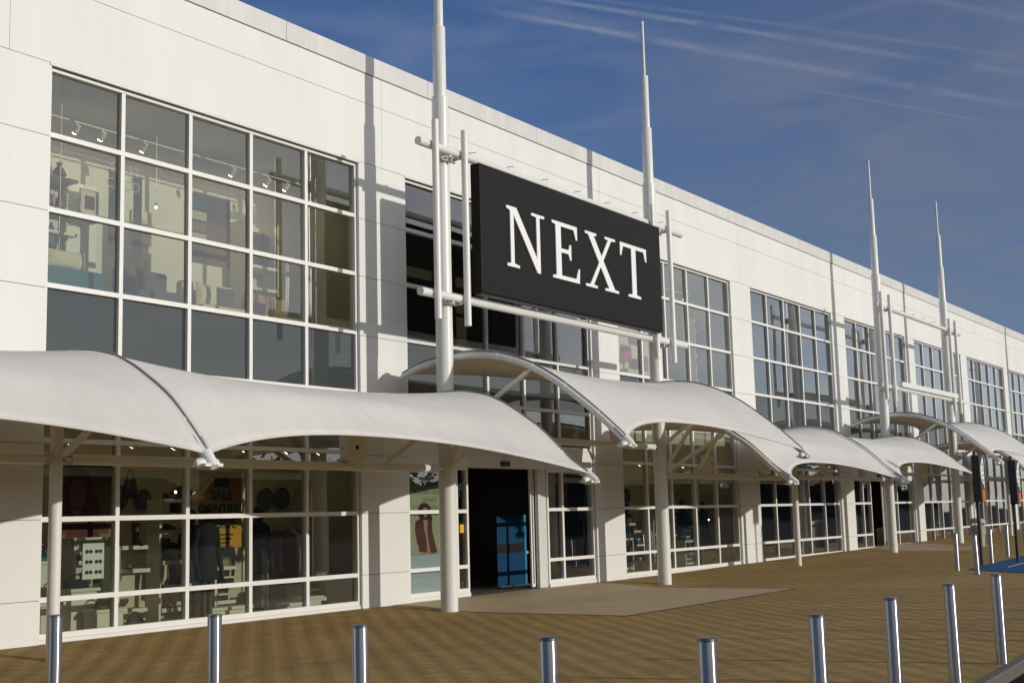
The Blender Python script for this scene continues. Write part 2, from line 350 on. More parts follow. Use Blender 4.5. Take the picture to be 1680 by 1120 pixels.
# ------------------------------------------------------------------ ground
YW = 14.98           # glass plane
YF = 14.865          # face of the white wall
def g(x, y):          # the forecourt falls gently away from the wall and rises a little towards the far end
    t = max(0.0, min(1.0, (y-13.0)/1.6)); t = t*t*(3-2*t)
    return 0.007*max(0.0, x-26)*min(1, max(0, (x-26)/6)) + 0.085*t
def kerb_y(x):
    P = [(-14, 9.6), (5.6, 9.6), (5.9, 9.2), (6.0, 8.0), (6.02, 5.0), (6.2, 3.9), (6.7, 3.2), (7.6, 3.05), (10, 3.17), (12.2, 3.29), (13.8, 3.365), (15.1, 3.44), (18, 3.74), (22, 4.6), (26, 5.5), (30.2, 6.2), (30.75, 7.05), (31.9, 8.6), (33, 8.7), (40, 8.95), (60, 10.0), (96, 11.5)]
    for (a, ya), (b, yb) in zip(P, P[1:]):
        if x <= b: return ya+(yb-ya)*(x-a)/(b-a)
    return P[-1][1]
xs = sorted(set([-14, -8, -2, 3, 5.6, 5.9, 6.0, 6.02, 6.1, 6.2, 6.45, 6.7, 7.1, 7.6, 8.8, 10, 11, 12.2, 13, 13.8, 14.5, 15.1, 16.5, 18, 20, 22, 24, 26, 28, 29, 30, 30.2, 30.75, 31.3, 31.9, 33]+list(range(35, 97, 3))))
pv = MB(); kb = MB()
NS = 26
for i, x in enumerate(xs):
    y0 = kerb_y(x)
    for k in range(NS+1):
        y = y0+(15.4-y0)*(k/NS); pv.v.append(Vector((x, y, g(x, y))))
for i in range(len(xs)-1):
    for k in range(NS):
        a = i*(NS+1)+k; pv.f.append((a, a+NS+1, a+NS+2, a+1))
tag(pv.build('paving', 'paving'), 'brown block paving of the forecourt in front of the shops', 'paving', kind='structure')
# kerb: a stone edge swept along the paving's boundary
prev = None
bp_ = [(x, kerb_y(x)) for x in xs]
def kerb_mesh():
    b = MB(); n = len(bp_); prof = [(0.002, -0.14), (0.002, 0.008), (-0.07, 0.004), (-0.085, -0.02), (-0.085, -0.14)]
    for i, (x, y) in enumerate(bp_):
        p, q = Vector(bp_[max(0, i-1)]), Vector(bp_[min(n-1, i+1)]); d = (q-p).normalized(); nn = Vector((-d.y, d.x))
        for (o, z) in prof: b.v.append(Vector((x+nn.x*o, y+nn.y*o, g(x, y)+z)))
    m = len(prof)
    for i in range(n-1):
        for k in range(m-1): b.f.append((i*m+k, i*m+k+1, (i+1)*m+k+1, (i+1)*m+k))
    return b
tag(kerb_mesh().build('kerb', 'kerb'), 'grey stone kerb along the edge of the brown paving', 'kerb', kind='structure')
rd = MB(); rd.add([(-600, -600, -0.115), (900, -600, -0.115), (900, 600, -0.115), (-600, 600, -0.115)], [(0, 1, 2, 3)])
tag(rd.build('road', 'asphalt'), 'dark asphalt road and car park', 'road', kind='structure')
bl = MB()
bx = [30.3, 30.8, 31.35, 31.95, 33, 36, 40, 46, 60]
for x in bx:
    for k in range(2):
        y = (kerb_y(x)-0.02) if k == 0 else kerb_y(x)-2.6
        bl.v.append(Vector((x if k == 0 else x-0.9, y, (g(x, 8)+0.012) if k == 0 else 0.0)))
for i in range(len(bx)-1): bl.f.append((2*i, 2*i+1, 2*i+3, 2*i+2))
tag(bl.build('blue_road', 'bluetar'), 'bright blue surfaced strip of road beside the bollards', 'road surface', kind='structure')
ln = MB()
ln.add([(31.9, 8.05, 0.034), (60, 9.0, 0.232), (60, 8.85, 0.232), (31.8, 7.9, 0.034)], [(0, 1, 2, 3)])
tag(ln.build('road_marking', 'line'), 'pale line painted across the blue road surface', 'road marking', kind='structure')
for k, (x0, x1, y0) in enumerate(((18.05, 24.9, 10.15), (42.6, 47.4, 11.6))):
    sl = MB(); nx, ny = 6, 14
    for i in range(nx+1):
        for j in range(ny+1):
            x = x0+(x1-x0)*i/nx; y = y0+(15.3-y0)*j/ny; sl.v.append(Vector((x, y, g(x, y)+0.006)))
    for i in range(nx):
        for j in range(ny):
            a = i*(ny+1)+j; sl.f.append((a, a+ny+1, a+ny+2, a+1))
    e = MB()
    for (xa, ya, xb, yb) in ((x0-.04, y0-.05, x1+.04, y0), (x0-.04, y0, x0, 14.6), (x1, y0, x1+.04, 14.6)):
        m_ = 12
        for q in range(m_):
            y1_, y2_ = ya+(yb-ya)*q/m_, ya+(yb-ya)*(q+1)/m_
            e.add([(xa, y1_, g(xa, y1_)+.004), (xb, y1_, g(xb, y1_)+.004), (xb, y2_, g(xb, y2_)+.004), (xa, y2_, g(xa, y2_)+.004)], [(0, 1, 2, 3)])
    tag(e.build('slab_edging', 'brown'), ('dark brown edging strip round the nearer entrance slab', 'dark brown edging strip round the farther entrance slab')[k], 'edging', kind='structure')
    tag(sl.build('entrance_slab', 'slabm'), ('smooth grey brown slab set in the paving before the nearest doorway', 'smooth grey slab set in the paving before the farther doorway')[k], 'paving', kind='structure')

# ------------------------------------------------------------------ the building
BAYS = [(2.95, 9.43), (10.78, 17.24), (18.57, 25.25), (26.55, 33.05), (34.42, 40.95), (42.2, 48.75), (49.9, 56.45), (57.4, 63.85), (64.85, 71.3), (72.3, 78.8), (79.8, 86.3)]
T = [0.655, 1.712, 2.77, 3.828, 4.886, 5.943, 7.0]
ZT = 7.96; ZB = 0.14
X0, X1 = -8.0, 95.0
bld = thing('retail_building', 'long white two storey retail building with tall gridded shop windows', 'building', (10, YF, 0))
BO = (10, YF, 0)
# piers, each clad with panels over a darker core that shows in the joints
PJ = [-0.05, 0.655, 1.71, 2.72, 3.81, 4.83, 5.9, 6.95, 8.0]
edges = [X0]+[e for b in BAYS for e in b]+[X1]
for i in range(0, len(edges), 2):
    a, b = edges[i], edges[i+1]
    p = MB(BO)
    for z0, z1 in zip(PJ, PJ[1:]):
        p.box(a, b, YF, YF+0.05, z0+0.0042, z1-0.0042)
    po = p.build('pier', 'wall', bld)
    c = MB(BO); c.box(a+0.004, b-0.004, YF+0.02, YF+0.19, -0.1, 8.0); c.build('pier_core', 'joint', po)
# wall above the windows
uw = MB(BO)
cuts = [X0]+[(b[1]+n[0])/2 for b, n in zip(BAYS, BAYS[1:])]+[X1]
for a, b in zip(cuts, cuts[1:]):
    for z0, z1 in ((8.0, 9.13), (9.13, 9.69)):
        uw.box(a+0.003, b-0.003, YF, YF+0.05, z0+0.0042, z1-0.0042)
uo = uw.build('upper_wall', 'wall', bld)
c = MB(BO); c.box(X0, X1, YF+0.022, YF+0.19, 8.002, 9.75); c.build('wall_core', 'joint', uo)
pp = MB(BO); x = X0
while x < X1-0.1:
    pp.box(x, min(x+3.9, X1)-0.006, YF-0.02, YF+0.42, 9.70, 10.05); x += 3.9
pp.build('parapet', 'coping', bld, bevel=0.008)
rf = MB(BO); rf.box(X0+0.1, X1-0.1, YF+0.43, 46, 9.3, 9.6); rf.build('roof', 'shopgrey', bld)
sh = MB(BO); sh.box(X0, X0+0.3, YF+0.51, 46, -0.1, 9.29); sh.box(X1-0.3, X1, YF+0.51, 46, -0.1, 9.29); sh.box(X0+0.31, X1-0.31, 45.7, 46, -0.1, 9.29)
sh.build('rear_wall', 'wall', bld)

MW = 0.034
def grid_frame(b, cols, rows, y0, y1, edge=0.05):
    """mullions and transoms between the outer edges of a window, merged in one mesh"""
    x0, x1, z0, z1 = cols[0], cols[-1], rows[0], rows[-1]
    b.box(x0, x0+edge, y0, y1, z0, z1); b.box(x1-edge, x1, y0, y1, z0, z1)
    b.box(x0+edge, x1-edge, y0-0.001, y1, z1-edge, z1-0.001); b.box(x0+edge, x1-edge, y0-0.001, y1, z0+0.001, z0+edge*1.5)
    for c in cols[1:-1]: b.box(c-MW, c+MW, y0+0.006, y1-0.004, z0+edge*1.5, z1-edge)
    for r in rows[1:-1]: b.box(x0+edge, x1-edge, y0+0.002, y1-0.008, r-MW, r+MW)
def panes(cols, rows, y, skip=lambda i, j: False, only=None):
    b = MB(BO)
    for i, (a, c) in enumerate(zip(cols, cols[1:])):
        for j, (d, e) in enumerate(zip(rows, rows[1:])):
            if skip(i, j): continue
            t1, t2 = random.gauss(0, 0.0028), random.gauss(0, 0.0028)
            b.add([(a, y-t1-t2, d), (c, y+t1-t2, d), (c, y+t1+t2, e), (a, y-t1+t2, e)], [(0, 1, 2, 3)])
    return b
def cols5(a, b): return [a+(b-a)*k/5 for k in range(6)]
SPAN = 3    # index of the opaque band, rows counted from T
for bi, (a, b) in enumerate(BAYS):
    # drip edge over the head, sill along the foot
    w = MB(BO)
    full = bi not in (2, 5)
    rows = ([ZB]+T+[ZT]) if full else ([2.98]+T[3:]+[ZT])
    cs = cols5(a, b)
    grid_frame(w, cs, rows, YW-0.055, YW+0.05)
    win = w.build('window', 'frame', bld)
    sp = rows.index(T[3])
    panes(cs, rows, YW+0.004, lambda i, j: j <= sp).build('pane', 'glass', win, keep=True)
    if sp: panes(cs, rows, YW+0.004, lambda i, j: j >= sp).build('pane', 'glass', win, keep=True)
    panes(cs, rows, YW+0.006, lambda i, j: j != sp).build('spandrel_panel', 'dkglass', win, keep=True)
    d = MB(BO); d.box(a-0.03, b+0.03, YF-0.018, YF+0.03, 7.966, 7.993); d.build('head_flashing', 'frame', win)
    if full:
        s = MB(BO); s.box(a+0.002, b-0.002, YW-0.075, YW+0.1, -0.05, ZB-0.002); s.build('sill', 'wall', win)
# ground floor of the two entrance bays: header, side lights, a sliding leaf
def entrance(bi, d0, d1, lefts, rights, poster=False):
    a, b = BAYS[bi]
    h = MB(BO); zz = 2.56
    for x0_, x1_ in ((a+0.002, d0), (d0+0.008, d1+0.34), (d1+0.348, b-0.002)): h.box(x0_, x1_, YW-0.06, YW+0.2, zz+0.002, 2.976)
    ho = h.build('door_header', 'wall', bld)
    sn = MB(BO); cx = (d0+d1)/2; sn.box(cx-0.14, cx+0.14, YW-0.13, YW-0.062, 2.60, 2.70); sn.build('door_sensor', 'blackl', ho, bevel=0.02)
    for (x0_, x1_, inner) in ((lefts[0], lefts[-1], lefts), (rights[0], rights[-1], rights)):
        w = MB(BO); rr = [ZB+0.02, T[0], T[1], zz]
        grid_frame(w, inner, rr, YW-0.055, YW+0.05, 0.055)
        wo = w.build('side_window', 'frame', bld)
        panes(inner, rr, YW+0.004).build('pane', 'glass', wo, keep=True)
        s = MB(BO); s.box(x0_, x1_, YW-0.075, YW+0.1, -0.05, ZB+0.018); s.build('sill', 'wall', wo)
    # sliding leaf, pushed open beside the doorway
    w = MB(BO); grid_frame(w, [d1-0.12, d1+0.02], [0.12, zz], YW+0.07, YW+0.11, 0.045); lf = w.build('sliding_door', 'frame', bld)
    w = MB(BO); w.box(d1+0.03, d1+0.34, YW-0.03, YW+0.05, 0.09, zz); w.build('door_post', 'coping', bld)
    th = MB(BO); th.box(d0, d1+0.34, YW-0.1, YW+0.4, -0.02, 0.094); th.build('threshold', 'kerb', bld)
entrance(2, 20.47, 22.96, [18.572, 20.10, 20.465], [23.31, 23.95, 25.248])
entrance(5, 44.05, 45.66, [42.202, 43.25, 44.04], [46.02, 46.9, 48.748])

# shop interiors, one room above another behind every bay
bounds = [X0+0.4]+[(b[1]+n[0])/2 for b, n in zip(BAYS, BAYS[1:])]+[X1-0.4]
for i, (a, b) in enumerate(zip(bounds, bounds[1:])):
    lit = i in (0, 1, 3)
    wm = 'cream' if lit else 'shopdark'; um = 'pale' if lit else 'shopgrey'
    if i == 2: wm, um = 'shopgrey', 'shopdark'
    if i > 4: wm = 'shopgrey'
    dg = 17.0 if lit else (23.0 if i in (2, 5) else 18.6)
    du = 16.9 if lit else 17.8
    a += 0.06; b -= 0.06
    r = MB(BO); r.box(a, b, dg, dg+0.1, 0.08, 2.98); r.box(a, a+0.05, YW+0.09, dg-0.002, 0.08, 2.98); r.box(b-0.05, b, YW+0.09, dg-0.002, 0.08, 2.98)
    r.build('inner_wall', wm, bld)
    r = MB(BO); r.box(a, b, YW+0.12, dg+0.1, -0.02, 0.078); r.build('shop_floor', 'floor' if lit else 'shopgrey', bld)
    r = MB(BO); r.box(a, b, YW+0.22, max(dg, du)+0.1, 2.985, 4.78); r.build('floor_slab', 'cream' if lit else 'shopdark', bld)
    r = MB(BO); r.box(a, b, du, du+0.1, 4.785, 8.05); r.box(a, a+0.05, YW+0.09, du-0.002, 4.785, 8.05); r.box(b-0.05, b, YW+0.09, du-0.002, 4.785, 8.05)
    r.build('upper_inner_wall', um, bld)
    r = MB(BO); r.box(a, b, YW+0.12, du+0.1, 8.055, 8.2); r.build('ceiling', um, bld)

# ------------------------------------------------------------------ masts and posts
YM = 13.5
MX = [17.9, 25.8, 41.6, 49.35]
def mast_proto():
    t = thing('mast', '', 'mast', (0, 0, 0))
    secs = [(-0.15, 9.05, 0.150), (9.03, 10.37, 0.118), (10.35, 11.62, 0.086), (11.60, 12.95, 0.034)]
    for k, (z0, z1, r) in enumerate(secs):
        b = MB(); b.tube([(0, 0, z0), (0, 0, z1-0.012), (0, 0, z1)], [r, r, r*0.93], 32 if k < 2 else 20)
        o = b.build('pole_section', 'steel', t, smooth='auto')
    b = MB(); b.tube([(0, 0, 2.9), (0, 0, 2.925)], 0.156, 32); b.tube([(0, 0, 1.02), (0, 0, 1.035)], 0.1515, 32); b.build('weld_ring', 'steel', t, smooth='auto')
    b = MB()
    for z in (7.86, 5.30):
        b.box(-0.02, 0.02, -0.24, -0.14, z-0.05, z+0.05); b.box(-0.17, 0.17, -0.19, -0.16, z-0.03, z+0.03)
    b.build('bracket', 'galv', t)
    return t
mlab = ['thick white stepped mast before the nearest doorway, at the near end of the black sign',
        'white stepped mast at the far end of the black sign board',
        'white stepped mast at the near end of the empty white sign frame',
        'white stepped mast at the far end of the empty white sign frame',
        'white stepped mast at the far right beyond the empty sign frame']
mp_ = mast_proto()
for k, x in enumerate(MX+[65.1]):
    m = mp_ if k == 0 else copy_tree(mp_)
    m.location = (x, YM, g(x, YM)); tag(m, mlab[k], 'mast', 'stepped white masts')
PX = [9.98, 33.6, 57.2]
def post_proto():
    t = thing('canopy_post', '', 'post')
    b = MB(); b.tube([(0, 0, -0.15), (0, 0, 3.62)], 0.078, 24); b.build('pole', 'steel', t, smooth='auto')
    b = MB(); b.tube([(0, 0, 3.60), (0, 0, 3.66)], 0.10, 24); b.build('cap', 'steel', t, smooth='auto')
    b = MB()
    for s in (-1, 1): b.box(min(s*0.07, s*0.17), max(s*0.07, s*0.17), -0.012, 0.012, 2.34, 2.5)
    b.build('beam_bracket', 'steel', t)
    return t
plab = ['slim white canopy post in front of the nearest shop window at the left', 'slim white canopy post standing between the two tall sign frames', 'slim white canopy post at the far right behind the dark sign poles']
pt = post_proto()
for k, x in enumerate(PX):
    p = pt if k == 0 else copy_tree(pt)
    p.location = (x, YM, g(x, YM)); tag(p, plab[k], 'post', 'slim canopy posts')

# horizontal tubes that tie posts and masts together
def beam(x0, x1, z, label, r=0.066):
    o = (x0, YM, z); t = thing('canopy_beam', label, 'beam', o, 'horizontal tubes under the canopies')
    b = MB(o); b.tube([(x0, YM, z), (x1, YM, z)], r, 20); b.build('tube', 'steel', t, smooth='auto')
    b = MB(o)
    for x, s in ((x0, 1), (x1, -1)):
        b.box(min(x, x-s*0.12), max(x, x-s*0.12), YM-0.055, YM+0.055, z-0.013, z+0.013)
        b.tube([(x-s*0.06, YM, z-0.06), (x-s*0.06, YM, z+0.06)], 0.016, 8)
    b.build('end_plate', 'galv', t)
    return t
beam(2.35, 9.78, 2.43, 'low horizontal white tube running out of the left edge of the picture')
beam(10.18, 17.63, 2.43, 'low horizontal white tube between the left post and the nearest mast')
beam(18.17, 25.53, 3.03, 'raised horizontal white tube above the nearest doorway between two masts')
beam(26.07, 33.40, 2.41, 'low horizontal white tube behind the black sign, from its far mast to the slim post', 0.07)
beam(33.80, 41.33, 2.45, 'low horizontal white tube from the slim middle post to the empty frame')
beam(41.87, 49.08, 3.1, 'raised horizontal white tube below the empty sign frame')
beam(49.62, 57.0, 2.55, 'low horizontal white tube at the far right beyond the empty frame')
beam(57.4, 64.9, 2.6, 'farthest horizontal white tube, at the right edge')

# ------------------------------------------------------------------ canopies
ARCH = [(14.66, 4.20), (14.4, 4.30), (14.09, 4.385), (13.55, 4.45), (13.1, 4.465), (12.6, 4.41), (12.25, 4.315), (11.88, 4.17), (11.5, 3.96), (11.17, 3.735), (10.6, 3.285), (10.06, 2.80)]
ALOW = [(14.66, 3.46), (14.4, 3.56), (14.0, 3.65), (13.5, 3.72), (13.0, 3.725), (12.5, 3.63), (12.25, 3.53), (12.0, 3.40), (11.5, 3.07), (11.2, 2.81), (10.85, 2.48), (10.50, 2.24)]
def resample(P, n):
    d = [0]
    for a, b in zip(P, P[1:]): d.append(d[-1]+math.dist(a, b))
    def at(s):
        for i in range(len(P)-1):
            if s <= d[i+1]+1e-9:
                p0 = P[max(0, i-1)]; p1 = P[i]; p2 = P[i+1]; p3 = P[min(len(P)-1, i+2)]
                t = (s-d[i])/(d[i+1]-d[i])
                return tuple(0.5*((2*p1[k])+(-p0[k]+p2[k])*t+(2*p0[k]-5*p1[k]+4*p2[k]-p3[k])*t*t+(-p0[k]+3*p1[k]-3*p2[k]+p3[k])*t**3) for k in (0, 1))
        return P[-1]
    return [at(d[-1]*i/n) for i in range(n+1)]
def sm(a, b, t):
    t = max(0, min(1, (t-a)/(b-a))); return t*t*(3-2*t)
NV = 34
def low_arch(tail): return [q for q in ALOW if q[0] > 11.45]+tail
ALOWL = low_arch([(11.17, 2.75), (10.97, 2.53), (10.84, 2.38)])
ALOWR = low_arch([(11.2, 2.82), (10.92, 2.60), (10.72, 2.44)])
def canopy(x0, x1, high, label, rib0=True, rib1=True, struts=(), P0=None, P1=None):
    A0 = resample(P0 or (ARCH if high else ALOW), NV); A1 = resample(P1 or (ARCH if high else ALOW), NV); A = A0
    zt = A[-1][1]; o = (x0, 13.5, zt); zg = g((x0+x1)/2, 12)
    t = thing('fabric_canopy', label, 'canopy', o, 'white fabric canopies')
    b = MB(o); NU = 44
    for i in range(NU+1):
        u = i/NU; k = 1-abs(2*u-1)**2.3
        for j in range(NV+1):
            y, z = [A0[j][q]*(1-u)+A1[j][q]*u for q in (0, 1)]
            v = j/NV; yf, yb = A0[-1][0]*(1-u)+A1[-1][0]*u, A[0][0]
            s = (yb-y)/(yb-yf)
            yy = y+k*0.78*sm(0.35, 1.0, s)-k*0.55*sm(0.55, 0.0, s)
            dz = -0.20*k*sm(0, 0.25, s)*(1-sm(0.45, 0.9, s))+k*(0.42 if not high else 0.44)*sm(0.45, 1.0, s)**1.4+0.10*k*sm(0.25, 0.0, s)
            b.v.append(Vector((x0+(x1-x0)*u, yy, z+dz+zg)))
    for i in range(NU):
        for j in range(NV):
            a = i*(NV+1)+j; b.f.append((a, a+NV+1, a+NV+2, a+1))
    mem = b.build('membrane', 'fabric', t, smooth=True)
    md = mem.modifiers.new('thick', 'SOLIDIFY'); md.thickness = 0.012; md.offset = -1
    # hem rope along the front and back edges
    h = MB(o)
    for jj in (0, NV): h.tube([b.v[i*(NV+1)+jj]+Vector((0, 0, -0.006)) for i in range(NU+1)], 0.012, 8)
    h.build('edge_cable', 'fabric', t, smooth=True)
    for flag, x, s in ((rib0, x0, 1), (rib1, x1, -1)):
        if not flag: continue
        A = A0 if s == 1 else A1
        r = MB(o); r.tube([(x, y, z-0.075+zg) for y, z in A], 0.058, 14); rib = r.build('rib', 'steel', t, smooth='auto')
        c = MB(o); pr = []
        for y, z in A: pr.append((x, y, z+0.012+zg))
        c.tube(pr, 0.014, 6); c.build('clamp_strip', 'clamp', rib, smooth=True)
        # collars along the rib
        c = MB(o)
        for j in range(4, NV, 5):
            (ya, za), (yb_, zb_) = A[j], A[j+1]; c.tube([(x, ya, za-0.075+zg), (x, ya+(yb_-ya)*0.35, za-0.075+(zb_-za)*0.35+zg)], 0.064, 14)
        c.build('collar', 'steel', rib, smooth='auto')
        y, z = A[-1]; d = Vector((0, A[-1][0]-A[-3][0], A[-1][1]-A[-3][1])).normalized(); p = Vector((x, y, z-0.05+zg))
        c = MB(o); c.tube([p-d*0.06, p+d*0.08, p+d*0.15], [0.075, 0.062, 0.045], 14)
        c.tube([p+Vector((-0.17, 0.02, -0.07)), p+Vector((-0.13, 0.02, -0.07)), p+Vector((0.13, 0.02, -0.07)), p+Vector((0.17, 0.02, -0.07))], [0.03, 0.062, 0.062, 0.03], 14); c.box(x-0.13, x+0.13, y-0.10, y+0.12, z-0.155+zg, z-0.12+zg)
        c.build('tip_clamp', 'steel', rib, smooth='auto')
        c = MB(o)
        for sx in (-0.055, 0.055): c.tube([p+Vector((sx, 0, 0.03))-d*0.28, p+Vector((sx, 0, 0.02))+d*0.04], 0.011, 8)
        c.build('tension_rod', 'clamp', rib)
    for (xa, ya, za, xb, yb, zb) in struts:
        r = MB(o); pa, pb = Vector((xa, ya, za+zg)), Vector((xb, yb, zb+zg)); dd = (pb-pa).normalized()
        r.tube([pa, pa+dd*0.1, pa+dd*0.102, pb-dd*0.102, pb-dd*0.1, pb], [0.022, 0.022, 0.045, 0.045, 0.022, 0.022], 14); r.build('strut', 'steel', t, smooth='auto')
    return t
def st(x, xm, high):   # the two raking struts from a mast or post to a rib
    if high: return [(xm, 13.4, 3.05, x, 11.85, 4.06), (xm, 13.4, 2.95, x, 12.6, 4.33)]
    return [(xm, 13.4, 2.45, x, 11.95, 3.28), (xm, 13.4, 2.5, x, 12.7, 3.6)]
canopy(2.3, 9.97, False, 'white fabric canopy running off the left edge of the picture', True, False, st(9.97, 9.98, False)[:1], None, ALOWL)
canopy(9.99, 17.68, False, 'low white fabric canopy between the left post and the nearest mast', True, True, st(17.68, 17.85, False)+[(16.2, 13.5, 2.47, 16.9, 12.4, 3.45)], ALOWL, None)
canopy(18.15, 25.66, True, 'raised white fabric canopy over the nearest doorway, below the black sign', True, True, st(18.15, 17.95, True)[:1]+st(25.66, 25.75, True)[:1])
canopy(26.02, 33.59, False, 'low white fabric canopy just beyond the black sign, as far as the slim middle post', True, False, st(26.02, 25.85, False)+[(27.6, 13.5, 2.45, 26.6, 12.4, 3.3)])
canopy(33.61, 41.33, False, 'low white fabric canopy between the slim middle post and the empty sign frame', True, True, st(41.33, 41.5, False)[:1], None, ALOWR)
canopy(41.86, 49.15, True, 'raised white fabric canopy below the empty sign frame', True, True, st(41.86, 41.65, True)[:1]+st(49.15, 49.3, True)[:1])
canopy(49.55, 57.19, False, 'low white fabric canopy at the right edge, just beyond the empty frame', True, False)
canopy(57.21, 64.9, False, 'farthest low white fabric canopy, at the far right behind the dark poles', True, True)

# ------------------------------------------------------------------ sign frames and the black sign
def sign_frame(xm0, xm1, label, dx=0.0, plank=False):
    o = (xm0, 13.25, 5.4); zg = g(xm0, YM)*0.4
    t = thing('tube_sign_gantry', label, 'sign gantry', o, 'white tube sign frames')
    for z in (8.0, 5.385):
        b = MB(o); b.tube([(xm0-0.98, 13.25, z+zg), (xm1+1.02, 13.25, z+zg)], 0.074, 22); b.build('bar', 'steel', t, smooth='auto')
    for x, z0, z1 in ((xm0-0.65, 4.93, 8.42), (xm0+0.20, 4.90, 8.42), (xm1-0.62, 4.93, 8.40), (xm1+0.18, 4.90, 8.41)):
        b = MB(o); b.tube([(x+dx, 13.125, z0+zg), (x+dx, 13.125, z1+zg)], 0.062, 22); b.build('upright', 'steel', t, smooth='auto')
    for xm in (xm0, xm1):
        for z in (8.0, 5.385):
            b = MB(o); b.box(xm-0.14, xm+0.14, 13.30, 13.36, z-0.118+zg, z-0.072+zg)
            for s in (-1, 1): b.box(xm+s*0.115-0.03, xm+s*0.115+0.03, 13.2, 13.38, z-0.115+zg, z-0.075+zg)
            b.build('clamp', 'galv', t)
    n = 7
    for k in range(n):                       # short lamp stubs along the top bar
        x = xm0+0.5+(xm1-xm0-0.6)*k/(n-1)
        b = MB(o); b.tube([(x, 13.25, 8.06+zg), (x, 13.23, 8.10+zg), (x+0.10, 13.16, 8.115+zg)], 0.009, 6); b.build('lamp_stub', 'clamp', t)
    if plank:
        b = MB(o); b.box(xm0+0.75, xm1-0.35, 13.07, 13.17, 5.44+zg, 5.60+zg); b.build('shelf_rail', 'steel', t)
    return t
sign_frame(MX[0], MX[1], 'white tube frame that carries the black sign board across two masts')
sign_frame(MX[2], MX[3], 'empty white tube sign frame on the two farther masts', -0.12, True)
SO = (21.7, 13.05, 5.46)
sb = thing('sign_board', 'large black sign board with white serif capitals spelling NEXT', 'sign', SO)
b = MB(SO); b.box(18.30, 25.16, 12.95, 13.155, 5.515, 7.86); b.build('panel', 'black', sb, bevel=0.012)
b = MB(SO); b.box(18.33, 25.13, 12.985, 13.13, 5.485, 5.513); b.build('bottom_trim', 'blackl', sb)
LT = {
 'N': [(0, 1.13), (.33, 1.13), (1.0, .275), (1.0, 1.07), (.83, 1.08), (.83, 1.13), (1.28, 1.13), (1.28, 1.08), (1.115, 1.07), (1.115, 0), (1.005, 0), (.235, .985), (.235, .07), (.40, .05), (.40, 0), (0, 0), (0, .05), (.12, .07), (.12, 1.05), (0, 1.08)],
 'E': [(0, 1.13), (.93, 1.13), (.93, .86), (.88, .86), (.80, 1.05), (.32, 1.05), (.32, .615), (.59, .615), (.64, .73), (.69, .73), (.69, .42), (.64, .42), (.59, .535), (.32, .535), (.32, .08), (.86, .08), (.95, .29), (1.0, .29), (.98, 0), (0, 0), (0, .05), (.13, .07), (.13, 1.06), (0, 1.08)],
 'X': [(.02, 1.13), (.47, 1.13), (.47, 1.08), (.36, 1.07), (.66, .69), (.94, 1.07), (.81, 1.08), (.81, 1.13), (1.24, 1.13), (1.24, 1.08), (1.07, 1.07), (.725, .61), (1.17, .06), (1.33, .05), (1.33, 0), (.77, 0), (.77, .05), (.93, .06), (.612, .468), (.31, .06), (.46, .05), (.46, 0), (0, 0), (0, .05), (.18, .06), (.55, .548), (.145, 1.07), (.02, 1.08)],
 'T': [(1.15, 1.13), (1.15, .85), (1.10, .85), (1.02, 1.05), (.67, 1.05), (.67, .07), (.85, .05), (.85, 0), (.30, 0), (.30, .05), (.48, .07), (.48, 1.05), (.13, 1.05), (.05, .85), (0, .85), (0, 1.13)]}
for ch, x in (('N', 19.09), ('E', 20.64), ('X', 21.86), ('T', 23.30)):
    b = MB(SO); b.prism([(x+px_, 6.105+pz*1.0) for px_, pz in LT[ch]], 12.925, 12.949); b.build('letter', 'letter', sb)

# ------------------------------------------------------------------ floodlights on the beams
def flood_proto():
    t = thing('floodlight', '', 'floodlight')
    b = MB(); b.box(-0.20, 0.20, -0.18, 0.02, 0.0, 0.40); b.build('housing', 'steel', t, bevel=0.015)
    b = MB(); b.tube([(0, -0.186, 0.2), (0, -0.175, 0.2)], 0.035, 14); b.build('sensor', 'blackl', t)
    b = MB(); b.box(-0.14, 0.14, -0.10, -0.02, -0.05, -0.001); b.tube([(-0.23, -0.06, 0.2), (0.23, -0.06, 0.2)], 0.03, 12); b.build('bracket', 'steel', t)
    return t
fl = flood_proto()
flab = ['small white box floodlight above the right end of the nearest shop window', 'small white box floodlight on the raised tube over the nearest doorway',
        'small white box floodlight on the low tube just right of the black sign\'s far mast', 'small white box floodlight over the first window past the slim pier beyond the sign',
        'small white box floodlight just right of the slim middle post', 'small white box floodlight left of the mast of the empty frame', 'small white box floodlight below the empty sign frame']
for k, (x, z) in enumerate(((15.4, 2.50), (23.72, 3.11), (28.1, 2.49), (31.45, 2.49), (35.65, 2.53), (38.9, 2.53), (45.6, 3.18))):
    f_ = fl if k == 0 else copy_tree(fl)
    f_.location = (x, YM-0.02, z); f_.rotation_euler = (R(-8), 0, R((-12, 14, 6, 8, 10, 5, 0)[k])); tag(f_, flab[k], 'floodlight', 'box floodlights on the tubes')

